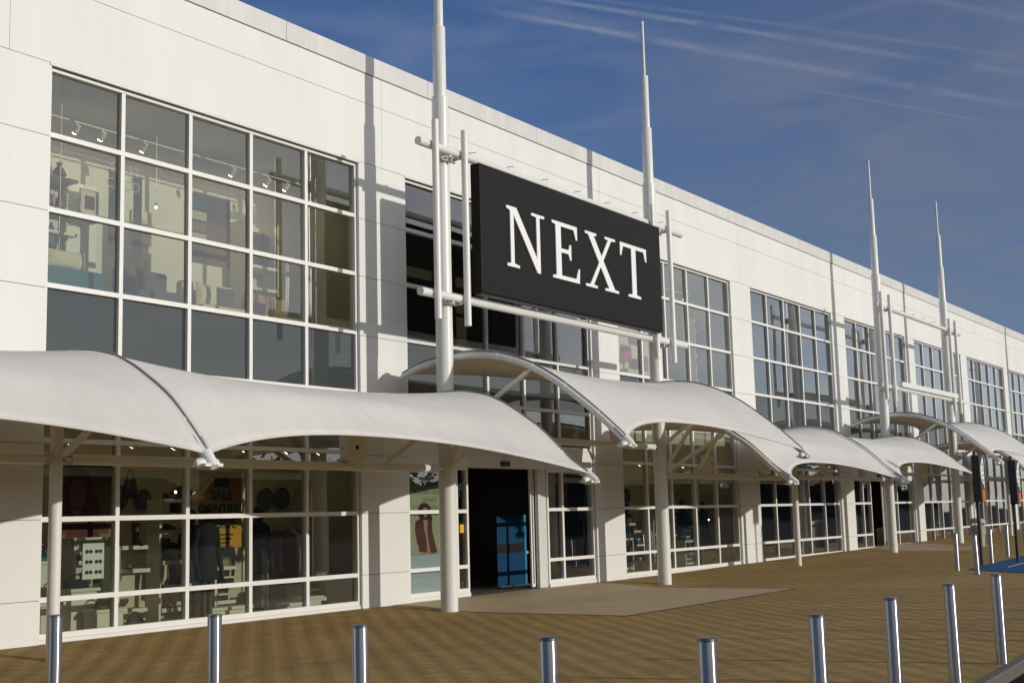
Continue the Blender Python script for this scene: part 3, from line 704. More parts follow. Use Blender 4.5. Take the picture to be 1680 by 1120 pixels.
# ------------------------------------------------------------------ bollards
def bollard_proto():
    t = thing('bollard', '', 'bollard')
    H = 0.89
    b = MB(); b.tube([(0, 0, -0.12), (0, 0, H-0.03), (0, 0, H-0.022)], [0.056, 0.056, 0.054], 32); b.build('post', 'stain', t, smooth='auto')
    b = MB(); b.tube([(0, 0, H-0.022), (0, 0, H-0.006), (0, 0, H)], [0.0575, 0.0575, 0.048], 32); b.build('cap', 'stain_dark', t, smooth='auto')
    b = MB(); b.tube([(0, 0, 0.0), (0, 0, 0.006)], 0.075, 32); b.build('base_ring', 'stain_dark', t, smooth='auto')
    return t
bo = bollard_proto()
BL = [((6.85, 9.23), 'steel bollard at the far left, in front of the slim canopy post'), ((7.29, 7.83), 'steel bollard in front of the middle of the nearest shop window'),
      ((6.87, 5.95), 'steel bollard in front of the white pier left of the nearest doorway'), ((6.54, 4.21), 'steel bollard standing before the smooth entrance slab'),
      ((6.79, 3.30), 'steel bollard right of the smooth slab, fifth from the left in the foreground'), ((8.50, 3.31), 'foreground steel bollard fourth from the right of the front row'),
      ((10.20, 3.36), 'foreground steel bollard third from the right of the front row'), ((12.06, 3.42), 'foreground steel bollard second from the right of the front row'),
      ((13.76, 3.43), 'foreground steel bollard at the right, its foot in view beside the kerb'),
      ((31.61, 8.75), 'distant steel bollard leftmost of those beside the blue strip'), ((30.30, 7.95), 'distant steel bollard nearest to the first dark sign pole'),
      ((34.79, 8.75), 'distant steel bollard between the two dark sign poles, nearer one'), ((38.61, 9.25), 'distant steel bollard just left of the second dark sign pole'),
      ((41.9, 9.5), 'distant steel bollard right of the second dark sign pole'),
      ((16.2, 3.54), None), ((17.3, 3.75), None), ((19.0, 4.1), None), ((20.7, 4.45), None), ((22.4, 4.8), None), ((24.1, 5.2), None), ((25.8, 5.55), None)]
for k, ((x, y), lab) in enumerate(BL):
    q = bo if k == 0 else copy_tree(bo)
    q.location = (x, y, g(x, y)); q.rotation_euler = (R(random.gauss(0, 0.35)), R(random.gauss(0, 0.35)), random.uniform(0, 6)); tag(q, lab or 'steel bollard outside the right edge whose shadow lies across the paving', 'bollard', 'stainless steel bollards' if lab else 'bollards beyond the right edge')

# ------------------------------------------------------------------ dark sign poles, bin
def sign_pole(x, y, h, label, bh=1.17):
    z = g(x, y); o = (x, y, z); t = thing('sign_pole', label, 'sign', o, 'dark poles with parking signs')
    b = MB(o); b.tube([(x, y, z-0.1), (x, y, z+h)], 0.042, 16); b.build('pole', 'pole_dark', t, smooth='auto')
    b = MB(o); b.box(x-0.10, x+0.25, y-0.14, y+0.06, z+h-0.1-bh, z+h-0.1); so = b.build('sign_box', 'pole_dark', t, bevel=0.01)
    if bh < 1: return t
    c = MB(o)
    arc = []
    for i in range(15):
        a = math.pi*(i/14); arc.append((x+0.245-0.30*math.sin(a)**0.7, z+h-0.93+0.80*(i/14)))
    c.prism(arc+[(x+0.2455, z+h-0.13)], y-0.146, y-0.141); c.build('white_face', 'letter', so)
    c = MB(o); c.box(x-0.02, x+0.245, y-0.147, y-0.141, z+h-1.25, z+h-0.96); c.build('orange_face', 'orange', so)
    c = MB(o)
    for i in range(4):
        zz = z+h-0.34-i*0.13; c.box(x+0.08, x+0.17, y-0.150, y-0.1465, zz-0.035, zz+0.035)
    c.box(x+0.08, x+0.2, y-0.150, y-0.1465, z+h-0.87, z+h-0.81); c.build('marking', 'inkgrey', so)
    return t
sign_pole(33.85, 8.75, 2.86, 'dark pole with black white and orange sign box, left one of the pair')
sign_pole(36.1, 8.40, 2.76, 'dark pole with black white and orange sign box, at the right edge')
sign_pole(36.8, 3.5, 4.75, 'tall dark sign pole outside the right edge, its shadow on the pier beyond the doorway', .72)
sign_pole(60.0, 3.6, 4.75, 'tall dark sign pole outside the right edge, its shadow on a far pier', .72)
def bin_(x, y, label):
    z = g(x, y); o = (x, y, z); t = thing('litter_bin', label, 'litter bin', o)
    b = MB(o); b.rings([(x, y, z, .2, .2), (x, y, z+.72, .25, .25)], 20); b.build('body', 'binmat', t, smooth='auto')
    b = MB(o); b.rings([(x, y, z+.78, .28, .28), (x, y, z+.83, .29, .29), (x, y, z+.93, .24, .24), (x, y, z+.97, .1, .1)], 20); b.build('hood', 'binmat', t, smooth='auto')
    b = MB(o)
    for a in range(4): b.tube([(x+.22*math.cos(a*1.57+.7), y+.22*math.sin(a*1.57+.7), z+.70), (x+.24*math.cos(a*1.57+.7), y+.24*math.sin(a*1.57+.7), z+.79)], .015, 6)
    b.build('hood_stay', 'clamp', t)
bin_(46.6, 12.1, 'pale grey hooded litter bin behind the distant bollards')

# ------------------------------------------------------------------ shop window displays
def person_print(b_fn, x, y, z, h, parent, o, coat, hair, legs):
    """a flat printed figure: coat, hair, face and shirt, each a thin layer"""
    s = h
    def lay(name, pts, yy, m):
        q = MB(o); q.prism([(x+px_*s*1.75, z+pz*s) for px_, pz in pts], y-yy, y-yy+0.001); return q.build(name, m, parent)
    lay('printed_trousers', [(-.08, -.03), (.17, -.03), (.15, .10), (-.08, .10)], .003, legs)
    lay('printed_coat', [(-.15, .17), (-.19, .45), (-.18, .63), (-.08, .70), (.06, .70), (.12, .62), (.13, .42), (.19, .12), (.22, .02), (.17, -.01), (.10, .0), (.02, .02), (-.12, .03), (-.13, .17)], .005, coat)
    lay('printed_shirt', [(-.04, .66), (.045, .66), (.03, .45), (.05, .22), (.09, .0), (.03, .01), (.01, .3), (-.03, .5)], .007, 'pinkskin' if 'pinkskin' in M else 'skin')
    lay('printed_hair', [(-.12, .90), (-.08, .98), (-.02, 1.0), (.05, .98), (.10, .90), (.10, .78), (.13, .68), (.11, .60), (.04, .66), (-.05, .66), (-.10, .70), (-.13, .78)], .009, hair)
    lay('printed_face', [(-.055, .85), (-.04, .90), (.02, .90), (.045, .85), (.04, .76), (.0, .70), (-.035, .74)], .011, 'skin')
M['pinkskin'] = mat('printed_blush', (0.46, 0.30, 0.26), 0.7)
# poster filling the narrow side light beside the doorway
o = (19.35, YW+0.05, 0.2)
po = thing('window_poster', 'tall pale poster of a woman in a burgundy jacket, beside the nearest doorway', 'poster', o)
b = MB(o); b.box(18.66, 20.04, YW+0.045, YW+0.05, 0.93, 2.54); b.build('sheet', 'paper', po)
b = MB(o); b.box(18.66, 20.04, YW+0.046, YW+0.05, 0.2, 0.925); b.build('blue_band', 'paperblue', po)
b = MB(o); b.box(19.16, 19.58, YW+0.041, YW+0.0445, 2.30, 2.46); b.build('badge', 'darkcloth', po)
for k, (body, sz) in enumerate((('COUNTER', .105), ('ORDERING SERVICE', .105), ('DELIVERY', .105), ('IS NOW AVAILABLE', .115))):
    text('lettering', body, 19.36, YW+0.043, 2.19-.145*k, sz, 'inkgrey', po, o)
person_print(None, 19.22, YW+0.045, 0.955, 0.93, po, o, 'burg', 'hair', 'skin')
b = MB(o)
for k in range(3): b.box(18.70, 18.78, YW+0.041, YW+0.0445, 1.60-.07*k, 1.63-.07*k)
b.box(19.86, 19.90, YW+0.041, YW+0.0445, 1.22, 1.46); b.build('small_print', 'inkgrey', po)
st_ = MB((20.3, YW-0.01, 1.35)); st_.box(20.24, 20.37, YW-0.004, YW-0.001, 1.30, 1.46)
tag(st_.build('sticker', 'yellow'), 'small yellow sticker on the narrow pane left of the doorway', 'sticker')
# amber sale poster hung behind the third pane
o = (14.4, 15.35, 1.0)
po = thing('sale_poster', 'hanging amber sale poster behind the third pane of the nearest window', 'poster', o)
b = MB(o); b.box(13.96, 14.86, 15.352, 15.357, 1.22, 2.42); b.build('sheet', 'amber', po)
b = MB(o); b.box(14.28, 14.60, 15.348, 15.3515, 2.17, 2.31); b.build('badge', 'green', po)
for k, body in enumerate(('SALE', 'CONTINU', 'INSIDE')): text('lettering', body, 14.43, 15.350, (1.97, 1.75, 1.53)[k], .21, 'green', po, o, .008)
for k in range(4): b = MB(o); b.box(14.2+.03*(k % 2), 14.68-.04*(k % 3), 15.348, 15.3515, 1.41-.065*k, 1.44-.065*k); b.build('small_print', 'green', po)
b = MB(o)
for x in (14.05, 14.77): b.tube([(x, 15.354, 2.42), (x, 15.354, 2.98)], .003, 6)
b.build('hanging_wire', 'clamp', po)
# large portrait poster behind the first pane
o = (11.8, 15.4, 1.1)
po = thing('portrait_poster', 'large portrait poster of a red haired woman behind the first pane', 'poster', o)
b = MB(o); b.box(11.40, 12.36, 15.40, 15.41, 1.45, 2.55); b.build('sheet', 'muted', po)
q = MB(o); q.prism([(11.44, 1.5), (11.44, 1.7), (11.5, 2.2), (11.62, 2.42), (11.78, 2.46), (11.93, 2.38), (12.04, 2.1), (12.16, 1.8), (12.26, 1.62), (12.30, 1.5)], 15.397, 15.398); q.build('printed_hair', 'redhair', po)
q = MB(o); q.prism([(11.60, 2.14), (11.68, 2.28), (11.80, 2.28), (11.88, 2.12), (11.87, 1.92), (11.78, 1.74), (11.70, 1.74), (11.62, 1.92)], 15.393, 15.394); q.build('printed_face', 'dimskin', po)
q = MB(o); q.prism([(11.55, 1.46), (11.62, 1.58), (11.74, 1.66), (11.9, 1.62), (12.1, 1.52), (12.15, 1.46)], 15.390, 15.391); q.build('printed_collar', 'burg', po)
q = MB(o)
for ex in (11.665, 11.79): q.prism([(ex-.035, 2.065), (ex, 2.085), (ex+.035, 2.065), (ex, 2.058)], 15.389, 15.390)
q.build('printed_eyes', 'redhair', po)
q = MB(o); q.prism([(11.69, 1.86), (11.74, 1.872), (11.79, 1.86), (11.74, 1.845)], 15.389, 15.390); q.build('printed_mouth', 'burg', po)
# mannequins in dark coats
def mannequin(x, y, z, h, label, coat, low, head=True, coat_len=0.52):
    o = (x, y, z); t = thing('mannequin', label, 'mannequin', o, 'dressed mannequins'); s = h
    b = MB(o); b.rings([(x, y, z, .20, .20), (x, y, z+.02, .20, .20)], 24); b.build('base', 'white', t)
    b = MB(o)
    for sx in (-1, 1): b.rings([(x+sx*.055*s/1.75, y-.02, z+.03, .035, .06), (x+sx*.058, y, z+.10*s, .045, .05), (x+sx*.062, y, z+.28*s, .058, .062), (x+sx*.065, y, z+.40*s, .072, .078), (x+sx*.07, y, z+.53*s, .09, .095)], 14)
    b.build('trousers', low, t, smooth='auto')
    b = MB(o); b.rings([(x, y, z+(1-coat_len-.12)*s, .20, .15), (x, y, z+.52*s, .185, .135), (x, y, z+.62*s, .155, .115), (x, y, z+.74*s, .185, .13), (x, y, z+.81*s, .20, .12), (x, y, z+.845*s, .13, .09), (x, y, z+.86*s, .065, .06)], 20)
    for sx in (-1, 1): b.tube([(x+sx*.18, y, z+.815*s), (x+sx*.235, y+.01, z+.65*s), (x+sx*.245, y-.03, z+.52*s), (x+sx*.24, y-.08, z+.44*s)], [.06, .052, .045, .036], 12)
    b.build('coat', coat, t, smooth='auto')
    b = MB(o); b.rings([(x, y, z+.85*s, .04, .04), (x, y, z+.88*s, .045, .05), (x, y-.01, z+.91*s, .06, .075), (x, y-.01, z+.95*s, .068, .088), (x, y, z+.985*s, .05, .065), (x, y, z+s, .015, .02)], 16); b.build('head', 'blackl', t, smooth='auto')
    b = MB(o)
    for sx in (-1, 1): b.rings([(x+sx*.238, y-.095, z+.36*s, .014, .03), (x+sx*.238, y-.09, z+.40*s, .026, .036), (x+sx*.239, y-.08, z+.44*s, .03, .03)], 10)
    b.build('hand', 'blackl', t, smooth='auto')
mannequin(13.98, 15.20, 0.12, 1.74, 'mannequin in a long dark coat left of the amber sale poster', 'darkcloth', 'blackl')
mannequin(14.62, 16.25, 0.12, 1.72, 'mannequin in a dark navy coat partly hiding the sale poster', 'navy', 'darkcloth', coat_len=.6)
mannequin(15.82, 15.95, 0.12, 1.76, 'mannequin in a black coat behind the fourth pane of the nearest window', 'darkcloth', 'brown')
mannequin(16.20, 16.3, 0.12, 1.70, 'mannequin in a black coat and blue jeans behind the fourth pane', 'blackl', 'denim', coat_len=.35)
mannequin(28.85, 16.1, 0.12, 1.72, 'mannequin in a blue top at the left of the window right of the doorway', 'navy', 'brown', coat_len=.33)
mannequin(31.75, 16.0, 0.12, 1.78, 'mannequin in a blue jacket right of the thick mast in that window', 'navy', 'darkcloth', coat_len=.36)
mannequin(32.25, 16.25, 0.12, 1.72, 'mannequin in a burgundy coat in the window right of the doorway', 'burg', 'darkcloth')
mannequin(33.2, 16.1, 0.12, 1.74, 'mannequin in a dark coat at the right end of that window', 'darkcloth', 'tan')
# white display towers
def tower(x, y, z0, w, d, levels, label, back=True):
    o = (x, y, z0); t = thing('display_tower', label, 'display stand', o, 'white display stands')
    top = max(levels)
    b = MB(o)
    if back: b.box(x-w*.5, x-w*.5+.04, y-d/2, y+d/2, z0, top-.002); b.box(x-w*.5+.042, x-w*.1, y+d/2-.03, y+d/2, z0, top-.002)
    else: b.box(x-.04, x+.04, y+.02, y+.08, z0, top-.002)
    b.build('upright', 'white', t)
    for i, z in enumerate(levels):
        b = MB(o); sx = (.10 if i % 2 else -.04); b.box(x-w*.32+sx, x+w*.5+sx, y-d/2-.01, y+d/2-.04, z-.06, z); b.build('shelf', 'white', t, bevel=.004)
def shoe(x, y, z, label, m, boot=False, rz=0.0):
    o = (x, y, z); t = thing('boot' if boot else 'shoe', label, 'footwear', o, 'boots and shoes on display'); t.rotation_euler.z = rz
    b = MB(o); b.rings([(x, y, z, .045, .13), (x, y, z+.018, .043, .128)], 16); b.build('sole', 'blackl', t, smooth='auto')
    b = MB(o)
    if boot: b.rings([(x, y, z+.02, .042, .125), (x, y+.01, z+.07, .042, .105), (x, y+.05, z+.11, .042, .07), (x, y+.06, z+.20, .05, .06), (x, y+.06, z+.34, .058, .066)], 16)
    else: b.rings([(x, y, z+.02, .042, .125), (x, y+.01, z+.05, .040, .105), (x, y+.05, z+.085, .035, .055), (x, y+.07, z+.10, .028, .035)], 16)
    b.build('upper', m, t, smooth='auto')
def handbag(x, y, z, w, h, label, m):
    o = (x, y, z); t = thing('handbag', label, 'bag', o, 'handbags on display')
    b = MB(o); b.rings([(x, y, z, w*.5, .08), (x, y, z+h*.1, w*.54, .09), (x, y, z+h*.7, w*.47, .06), (x, y, z+h, w*.42, .03)], 16); b.build('body', m, t, smooth='auto')
    b = MB(o); b.tube([(x+w*.28*math.cos(a), y, z+h*.95+h*.55*math.sin(a)) for a in [math.pi*i/10 for i in range(11)]], .012, 8); b.build('handle', m, t, smooth='auto')
FZ = 0.082
tower(13.2, 16.1, FZ, .60, .34, [.36, .95, 1.30], 'white stepped display stand behind the second pane')
tower(13.85, 15.95, FZ, .55, .30, [.33, .68, 1.05, 1.22, 1.52, 1.78, 2.0], 'tall white shelf tower of boots behind the second pane')
for k, (z, m, bt) in enumerate(((.33, 'tan', True), (.68, 'brown', True), (1.05, 'brown', True), (1.22, 'brown', False), (1.52, 'brown', False), (1.78, 'blackl', True), (2.0, 'brown', False))):
    shoe(13.88+(.10 if k % 2 else -.04), 15.88, z+.001, ('tan ankle boot on the lowest shelf of the tall boot tower', 'brown boot on the second lowest shelf of the boot tower', 'brown boot on the third lowest shelf of the boot tower', 'brown shoe on the middle shelf of the boot tower',
         'brown shoe on the third highest shelf of the boot tower', 'black boot on the second highest shelf of the boot tower', 'brown shoe on the topmost shelf of the boot tower')[k], m, bt, .4)
shoe(13.12, 15.98, .951, 'tan boot on the stepped stand behind the second pane', 'tan', True, -.3)
shoe(13.32, 15.98, 1.301, 'brown boot on top of the stepped stand', 'brown', True, .2)
handbag(13.08, 15.75, FZ, .34, .16, 'small black bag on the shop floor behind the second pane', 'blackl')
handbag(13.62, 16.55, 2.03, .26, .3, 'black handbag high on the wall behind the second pane', 'blackl')
# stepped plinths of the first pane
def plinth(x0, x1, y0, y1, z, label):
    o = ((x0+x1)/2, (y0+y1)/2, FZ); t = thing('plinth', label, 'plinth', o, 'white display plinths')
    b = MB(o); b.box(x0, x1, y0, y1, FZ, z-.05); b.build('block', 'white', t, bevel=.004)
    b = MB(o); b.box(x0-.04, x1+.04, y0-.04, y1, z-.048, z); b.build('top', 'white', t, bevel=.004)
plinth(12.02, 12.46, 15.85, 16.2, .72, 'white plinth with a fur bag, behind the first pane')
plinth(12.2, 12.66, 15.5, 15.8, .42, 'low white plinth behind the right of the first pane')
plinth(11.55, 11.9, 15.9, 16.2, .55, 'white plinth at the left end of the nearest window')
plinth(11.75, 12.2, 16.45, 16.75, 1.12, 'tall white plinth at the back of the first pane')
plinth(14.25, 15.05, 15.35, 15.6, .30, 'long low white plinth under the two mannequins')
plinth(15.9, 16.25, 15.35, 15.6, .26, 'low white plinth behind the fourth pane, left one')
plinth(16.35, 16.72, 15.35, 15.65, .34, 'low white plinth behind the fourth pane, right one')
plinth(29.95, 30.35, 15.7, 16.0, .5, 'white plinth in the window right of the doorway')
plinth(32.6, 33.0, 15.5, 15.8, .38, 'low white plinth at the right end of that window')
handbag(12.22, 16.0, .721, .42, .13, 'dark fur bag on the white plinth behind the first pane', 'darkcloth')
handbag(12.42, 15.62, .421, .36, .12, 'black bag on the low plinth behind the first pane', 'blackl')
handbag(11.98, 16.58, 1.121, .40, .15, 'teal bag on the tall plinth behind the first pane', 'teal')
o = (12.5, 15.95, 0.9)
gb = thing('glasses_board', 'white board of sunglasses behind the first pane', 'display board', o)
b = MB(o); b.box(12.28, 12.66, 15.95, 15.97, .84, 1.36); b.build('board', 'letter', gb)
for k in range(3):
    for s in (0, 1):
        b = MB(o); zc = .94+.15*k; xc = 12.385+.17*s
        for e in (-.035, .035): b.tube([(xc+e, 15.946, zc), (xc+e, 15.938, zc)], .028, 12)
        b.box(xc-.012, xc+.012, 15.939, 15.944, zc+.004, zc+.014); b.build('sunglasses', 'blackl', gb)
b = MB(o); b.tube([(12.47, 15.985, FZ), (12.47, 15.985, 1.3)], .015, 8); b.rings([(12.47, 16.0, FZ, .16, .16), (12.47, 16.0, FZ+.02, .16, .16)], 16); b.build('stand', 'galv', gb)
# round plates hung on the inside wall
pl_lab = 'dark round wall plate hung high on the shop wall'
for k, (x, z, r, lab) in enumerate(((13.7, 2.05, .21, 'large dark wall plate behind the second pane, left one'), (14.2, 2.02, .17, 'smaller dark wall plate behind the second pane, right one'), (15.05, 2.06, .2, 'dark wall plate behind the third pane, beside the sale poster'),
                                  (17.0, 2.02, .2, 'dark wall plate behind the fourth pane, left one'), (17.42, 2.03, .2, 'dark wall plate behind the fourth pane, right one'), (29.9, 2.05, .2, 'first dark wall plate in the window right of the doorway'), (30.4, 2.05, .2, 'second dark wall plate in the window right of the doorway'),
                                  (32.4, 2.05, .2, 'third dark wall plate in the window right of the doorway'), (32.85, 2.05, .2, 'fourth dark wall plate in the window right of the doorway'))):
    yy = 16.98; o = (x, yy, z); x_ = x
    t = thing('wall_plate', lab, 'plate', o, 'round plates on the shop wall')
    b = MB(o); b.tube([(x, yy, z), (x, yy-.03, z), (x, yy-.045, z)], [r*.6, r*.97, r], 28); b.build('rim', 'greyc', t, smooth='auto')
    b = MB(o); b.tube([(x, yy-.046, z), (x, yy-.05, z)], r*.62, 24); b.build('centre', 'greyblue', t)
# shelf tower of the window right of the doorway
tower(30.25, 16.1, FZ, .62, .34, [.45, .75, 1.05, 1.35, 1.65], 'white shelf tower of shoes in the window right of the doorway')
for k, z in enumerate((.45, .75, 1.05, 1.35, 1.65)):
    shoe(30.3+(.1 if k % 2 else -.04), 16.02, z+.001, ('black shoe on the lowest shelf', 'black shoe on the second shelf', 'black shoe on the third shelf', 'black shoe on the fourth shelf', 'black shoe on the top shelf')[k]+' right of the doorway', 'blackl', False, .5)
# ---- upper floor of the nearest bay
UZ = 4.79
def wall_shelf(x0, x1, y0, y1, z, label):
    o = ((x0+x1)/2, y1, z); t = thing('wall_shelf', label, 'shelf', o, 'white upstairs wall shelves')
    b = MB(o); b.box(x0, x1, y0, y1, z-.045, z); b.build('board', 'white', t, bevel=.004)
    b = MB(o)
    for x in (x0+.12, x1-.12): b.box(x-.01, x+.01, y0+.05, y1, z-.10, z-.046)
    b.build('bracket', 'white', t)
o = (11.45, 16.3, UZ)
sc_ = thing('display_partition', 'pale partition behind the shelves of the first upstairs pane', 'partition', o)
b = MB(o); b.box(11.0, 12.15, 16.28, 16.34, UZ, 7.0); b.build('board', 'pale', sc_)
b = MB(o); b.box(12.16, 12.72, 16.34, 16.40, UZ, 6.85); b.build('side_board', 'white', sc_)
wall_shelf(11.05, 12.10, 15.98, 16.278, 6.78, 'topmost upstairs wall shelf with two tall vases')
wall_shelf(11.05, 12.62, 15.98, 16.278, 6.30, 'middle upstairs wall shelf with bottles and a framed picture')
wall_shelf(11.05, 12.10, 15.98, 16.278, 5.95, 'lowest upstairs wall shelf above the cushions')
def vase(x, y, z, h, r, label, m):
    o = (x, y, z); t = thing('vase', label, 'vase', o, 'vases and bottles upstairs')
    b = MB(o); b.rings([(x, y, z, r*.6, r*.6), (x, y, z+h*.25, r, r), (x, y, z+h*.55, r*.75, r*.75), (x, y, z+h*.8, r*.32, r*.32)], 18); b.build('body', m, t, smooth='auto')
    b = MB(o); b.rings([(x, y, z+h*.8, r*.33, r*.33), (x, y, z+h*.97, r*.36, r*.36), (x, y, z+h, r*.46, r*.46)], 16); b.build('neck', m, t, smooth='auto')
vase(11.52, 16.12, 6.781, .34, .075, 'tall plum vase on the topmost shelf, left one', 'plum')
vase(11.86, 16.12, 6.781, .24, .11, 'round plum vase on the topmost shelf, right one', 'plum')
for k in range(3): vase(11.48+.2*k, 16.12, 6.301, .3, .075, ('plum bottle at the left of the middle shelf', 'plum bottle in the middle of the middle shelf', 'plum bottle at the right of the middle shelf')[k], 'plum')
for k in range(4): vase(11.42+.16*k, 16.12, 5.951, .14, .05, ('small grey pot first from the left on the lowest shelf', 'small grey pot second from the left on the lowest shelf', 'small grey pot third from the left on the lowest shelf', 'small grey pot at the right of the lowest shelf')[k], 'greyc')
def picture(x, y, z, w, h, label, m):
    o = (x, y, z); t = thing('picture', label, 'picture', o, 'framed pictures upstairs')
    b = MB(o); b.box(x-w/2, x+w/2, y-.03, y, z, z+h); b.build('frame', 'creamc', t, bevel=.005)
    b = MB(o); b.box(x-w*.26, x+w*.26, y-.035, y-.031, z+h*.24, z+h*.76); b.build('print', m, t)
picture(12.38, 16.1, 6.301, .34, .40, 'cream framed picture with a brown square on the middle shelf', 'brown')
picture(14.05, 16.88, 6.25, .45, .55, 'pale picture of leaves on the upstairs wall, upper one', 'paper')
picture(14.05, 16.88, 5.6, .45, .5, 'pale picture on the upstairs wall, lower one', 'paper')
def cushion(x, y, z, w, h, d, label, m, rx=12):
    o = (x, y, z); t = thing('cushion', label, 'cushion', o, 'cushions upstairs'); n = 10; b = MB(o)
    for sgn in (1, -1):
        k0 = len(b.v)
        for i in range(n+1):
            for j in range(n+1):
                u, v = 2*i/n-1, 2*j/n-1; e = (max(0, 1-u*u)*max(0, 1-v*v))**.42; px_ = 1-.10*(1-abs(v))*0+.06*abs(u*v)
                b.v.append(Vector((x+u*w/2*px_, y-sgn*e*d/2, z+h/2+v*h/2*px_)))
        for i in range(n):
            for j in range(n):
                a = k0+i*(n+1)+j; b.f.append((a, a+n+1, a+n+2, a+1))
    b.build('cover', m, t, smooth=True)
    b = MB(o); b.tube([(x-w/2*.98, y, z+.01), (x-w/2*1.02, y, z+h*.5), (x-w/2*.98, y, z+h*.99)], .008, 6); b.tube([(x+w/2*.98, y, z+.01), (x+w/2*1.02, y, z+h*.5), (x+w/2*.98, y, z+h*.99)], .008, 6); b.build('piping', m, t)
def bench(x0, x1, y0, y1, z, label, m, back=0.0):
    o = ((x0+x1)/2, (y0+y1)/2, UZ); t = thing('sofa' if back else 'bed', label, 'sofa' if back else 'bed', o)
    b = MB(o); b.box(x0, x1, y0, y1, UZ+.1, z); b.build('seat', m, t, bevel=.05)
    if back: b = MB(o); b.box(x0, x1, y1-.16, y1+.02, z+.002, z+back); b.build('backrest', m, t, bevel=.06)
    for sx in (x0+.06, x1-.06):
        for sy in (y0+.06, y1-.06):
            b = MB(o); b.tube([(sx, sy, UZ), (sx, sy, UZ+.1)], .025, 8); b.build('leg', 'brown', t)
bench(11.1, 12.2, 15.45, 16.2, 5.30, 'bed with dark teal cover at the first upstairs pane', 'teal')
cushion(11.55, 15.95, 5.31, .62, .34, .2, 'tan striped cushion on the upstairs bed, upper one', 'tan')
cushion(11.62, 15.66, 5.30, .72, .28, .26, 'large cream cushion on the front of the upstairs bed', 'creamc')
cushion(11.5, 16.08, 5.60, .6, .28, .15, 'dark teal cushion at the back of the upstairs bed', 'teal')
bench(12.95, 13.95, 15.6, 16.25, 5.2, 'dark grey sofa behind the second upstairs pane', 'greyc', .42)
cushion(13.3, 15.85, 5.201, .4, .34, .16, 'grey cushion on the dark grey sofa', 'greyc')
bench(14.2, 15.35, 15.55, 16.2, 5.12, 'cream sofa behind the third upstairs pane', 'creamc', .45)
cushion(14.5, 15.8, 5.121, .42, .36, .18, 'cream fur cushion at the left of the cream sofa', 'creamc')
cushion(14.95, 15.85, 5.121, .42, .36, .18, 'dark grey cushion at the right of the cream sofa', 'greyc')
bench(15.65, 16.6, 15.6, 16.2, 5.12, 'rounded tan sofa behind the fourth upstairs pane', 'tan', .42)
cushion(16.1, 15.8, 5.121, .5, .32, .2, 'tan cushion on the rounded tan sofa', 'tan')
o = (14.1, 15.36, 5.7)
po = thing('hanging_poster', 'hanging poster in dark red and grey behind the third upstairs pane', 'poster', o)
b = MB(o); b.box(13.66, 14.60, 15.36, 15.366, 5.70, 6.84); b.build('sheet', 'greyc', po)
b = MB(o); b.box(14.05, 14.58, 15.353, 15.358, 5.72, 6.4); b.build('red_panel', 'dustred', po)
for k, m in enumerate(('greyc', 'paper', 'muted', 'paper', 'greyblue')):
    b = MB(o); b.box(13.70, 14.08, 15.349, 15.352, 5.86+.18*k, 6.0+.18*k); b.build('towel_print', m, po)
b = MB(o)
for x in (13.7, 14.56): b.tube([(x, 15.363, 6.84), (x, 15.363, 8.05)], .003, 6)
b.build('hanging_wire', 'clamp', po)
for k, (x0, x1, lab) in enumerate(((12.20, 12.34, 'narrow dark hanging banner left of the first upstairs mullion'), (12.66, 12.82, 'narrow dark hanging banner right of the first upstairs mullion'))):
    o = (x0, 15.4, 5.4); bn = thing('banner', lab, 'banner', o, 'narrow banners upstairs')
    b = MB(o); b.box(x0, x1, 15.40, 15.404, 5.5, 6.85); b.build('sheet', 'greyc', bn)
    b = MB(o); b.box(x0-.01, x1+.01, 15.392, 15.412, 6.851, 6.875); b.build('rod', 'white', bn)
o = (12.3, 15.06, 6.8)
wl = thing('window_lettering', 'faint pale lettering on the glass across the first upstairs mullion', 'lettering', o)
text('lettering', 'YEARS', 12.19, 15.055, 6.74, .21, 'fade', wl, o)
text('lettering', 'O  CO', 12.19, 15.055, 6.50, .21, 'fade', wl, o)
o = (16.35, 16.6, UZ)
wr = thing('wardrobe', 'white open wardrobe with dark clothes at the fourth upstairs pane', 'wardrobe', o)
b = MB(o); b.box(16.0, 16.04, 16.4, 16.85, UZ, 6.95); b.box(16.75, 16.79, 16.4, 16.85, UZ, 6.95); b.box(16.042, 16.748, 16.82, 16.85, UZ, 6.95); b.build('carcass', 'creamc', wr)
for z in (5.2, 5.7, 6.1): b = MB(o); b.box(16.042, 16.748, 16.4, 16.815, z, z+.05); b.build('shelf', 'white', wr)
for k, (x, m) in enumerate(((16.2, 'denim'), (16.4, 'greyc'), (16.58, 'darkcloth'))):
    b = MB(o); b.rings([(x, 16.6, 6.16, .11, .14), (x, 16.6, 6.5, .10, .13), (x, 16.6, 6.72, .09, .14), (x, 16.6, 6.80, .03, .03)], 12); b.build('garment', m, wr, smooth='auto')
for k, (x, lab) in enumerate(((15.98, 'bright white fabric streamer at the fourth upstairs mullion, left one'), (16.50, 'bright white fabric streamer at the last upstairs pane, right one'))):
    o = (x, 15.45, 5.1); sr = thing('streamer', lab, 'streamer', o, 'white streamers upstairs')
    b = MB(o)
    for i in range(2+k): b.tube([(x+.05*i, 15.45, 6.05), (x+.05*i+.015, 15.45, 5.7), (x+.05*i, 15.45, 5.4), (x+.05*i, 15.45, 5.12)], [.006, .02, .018, .004], 8)
    b.build('ribbon', 'letter', sr, smooth='auto')
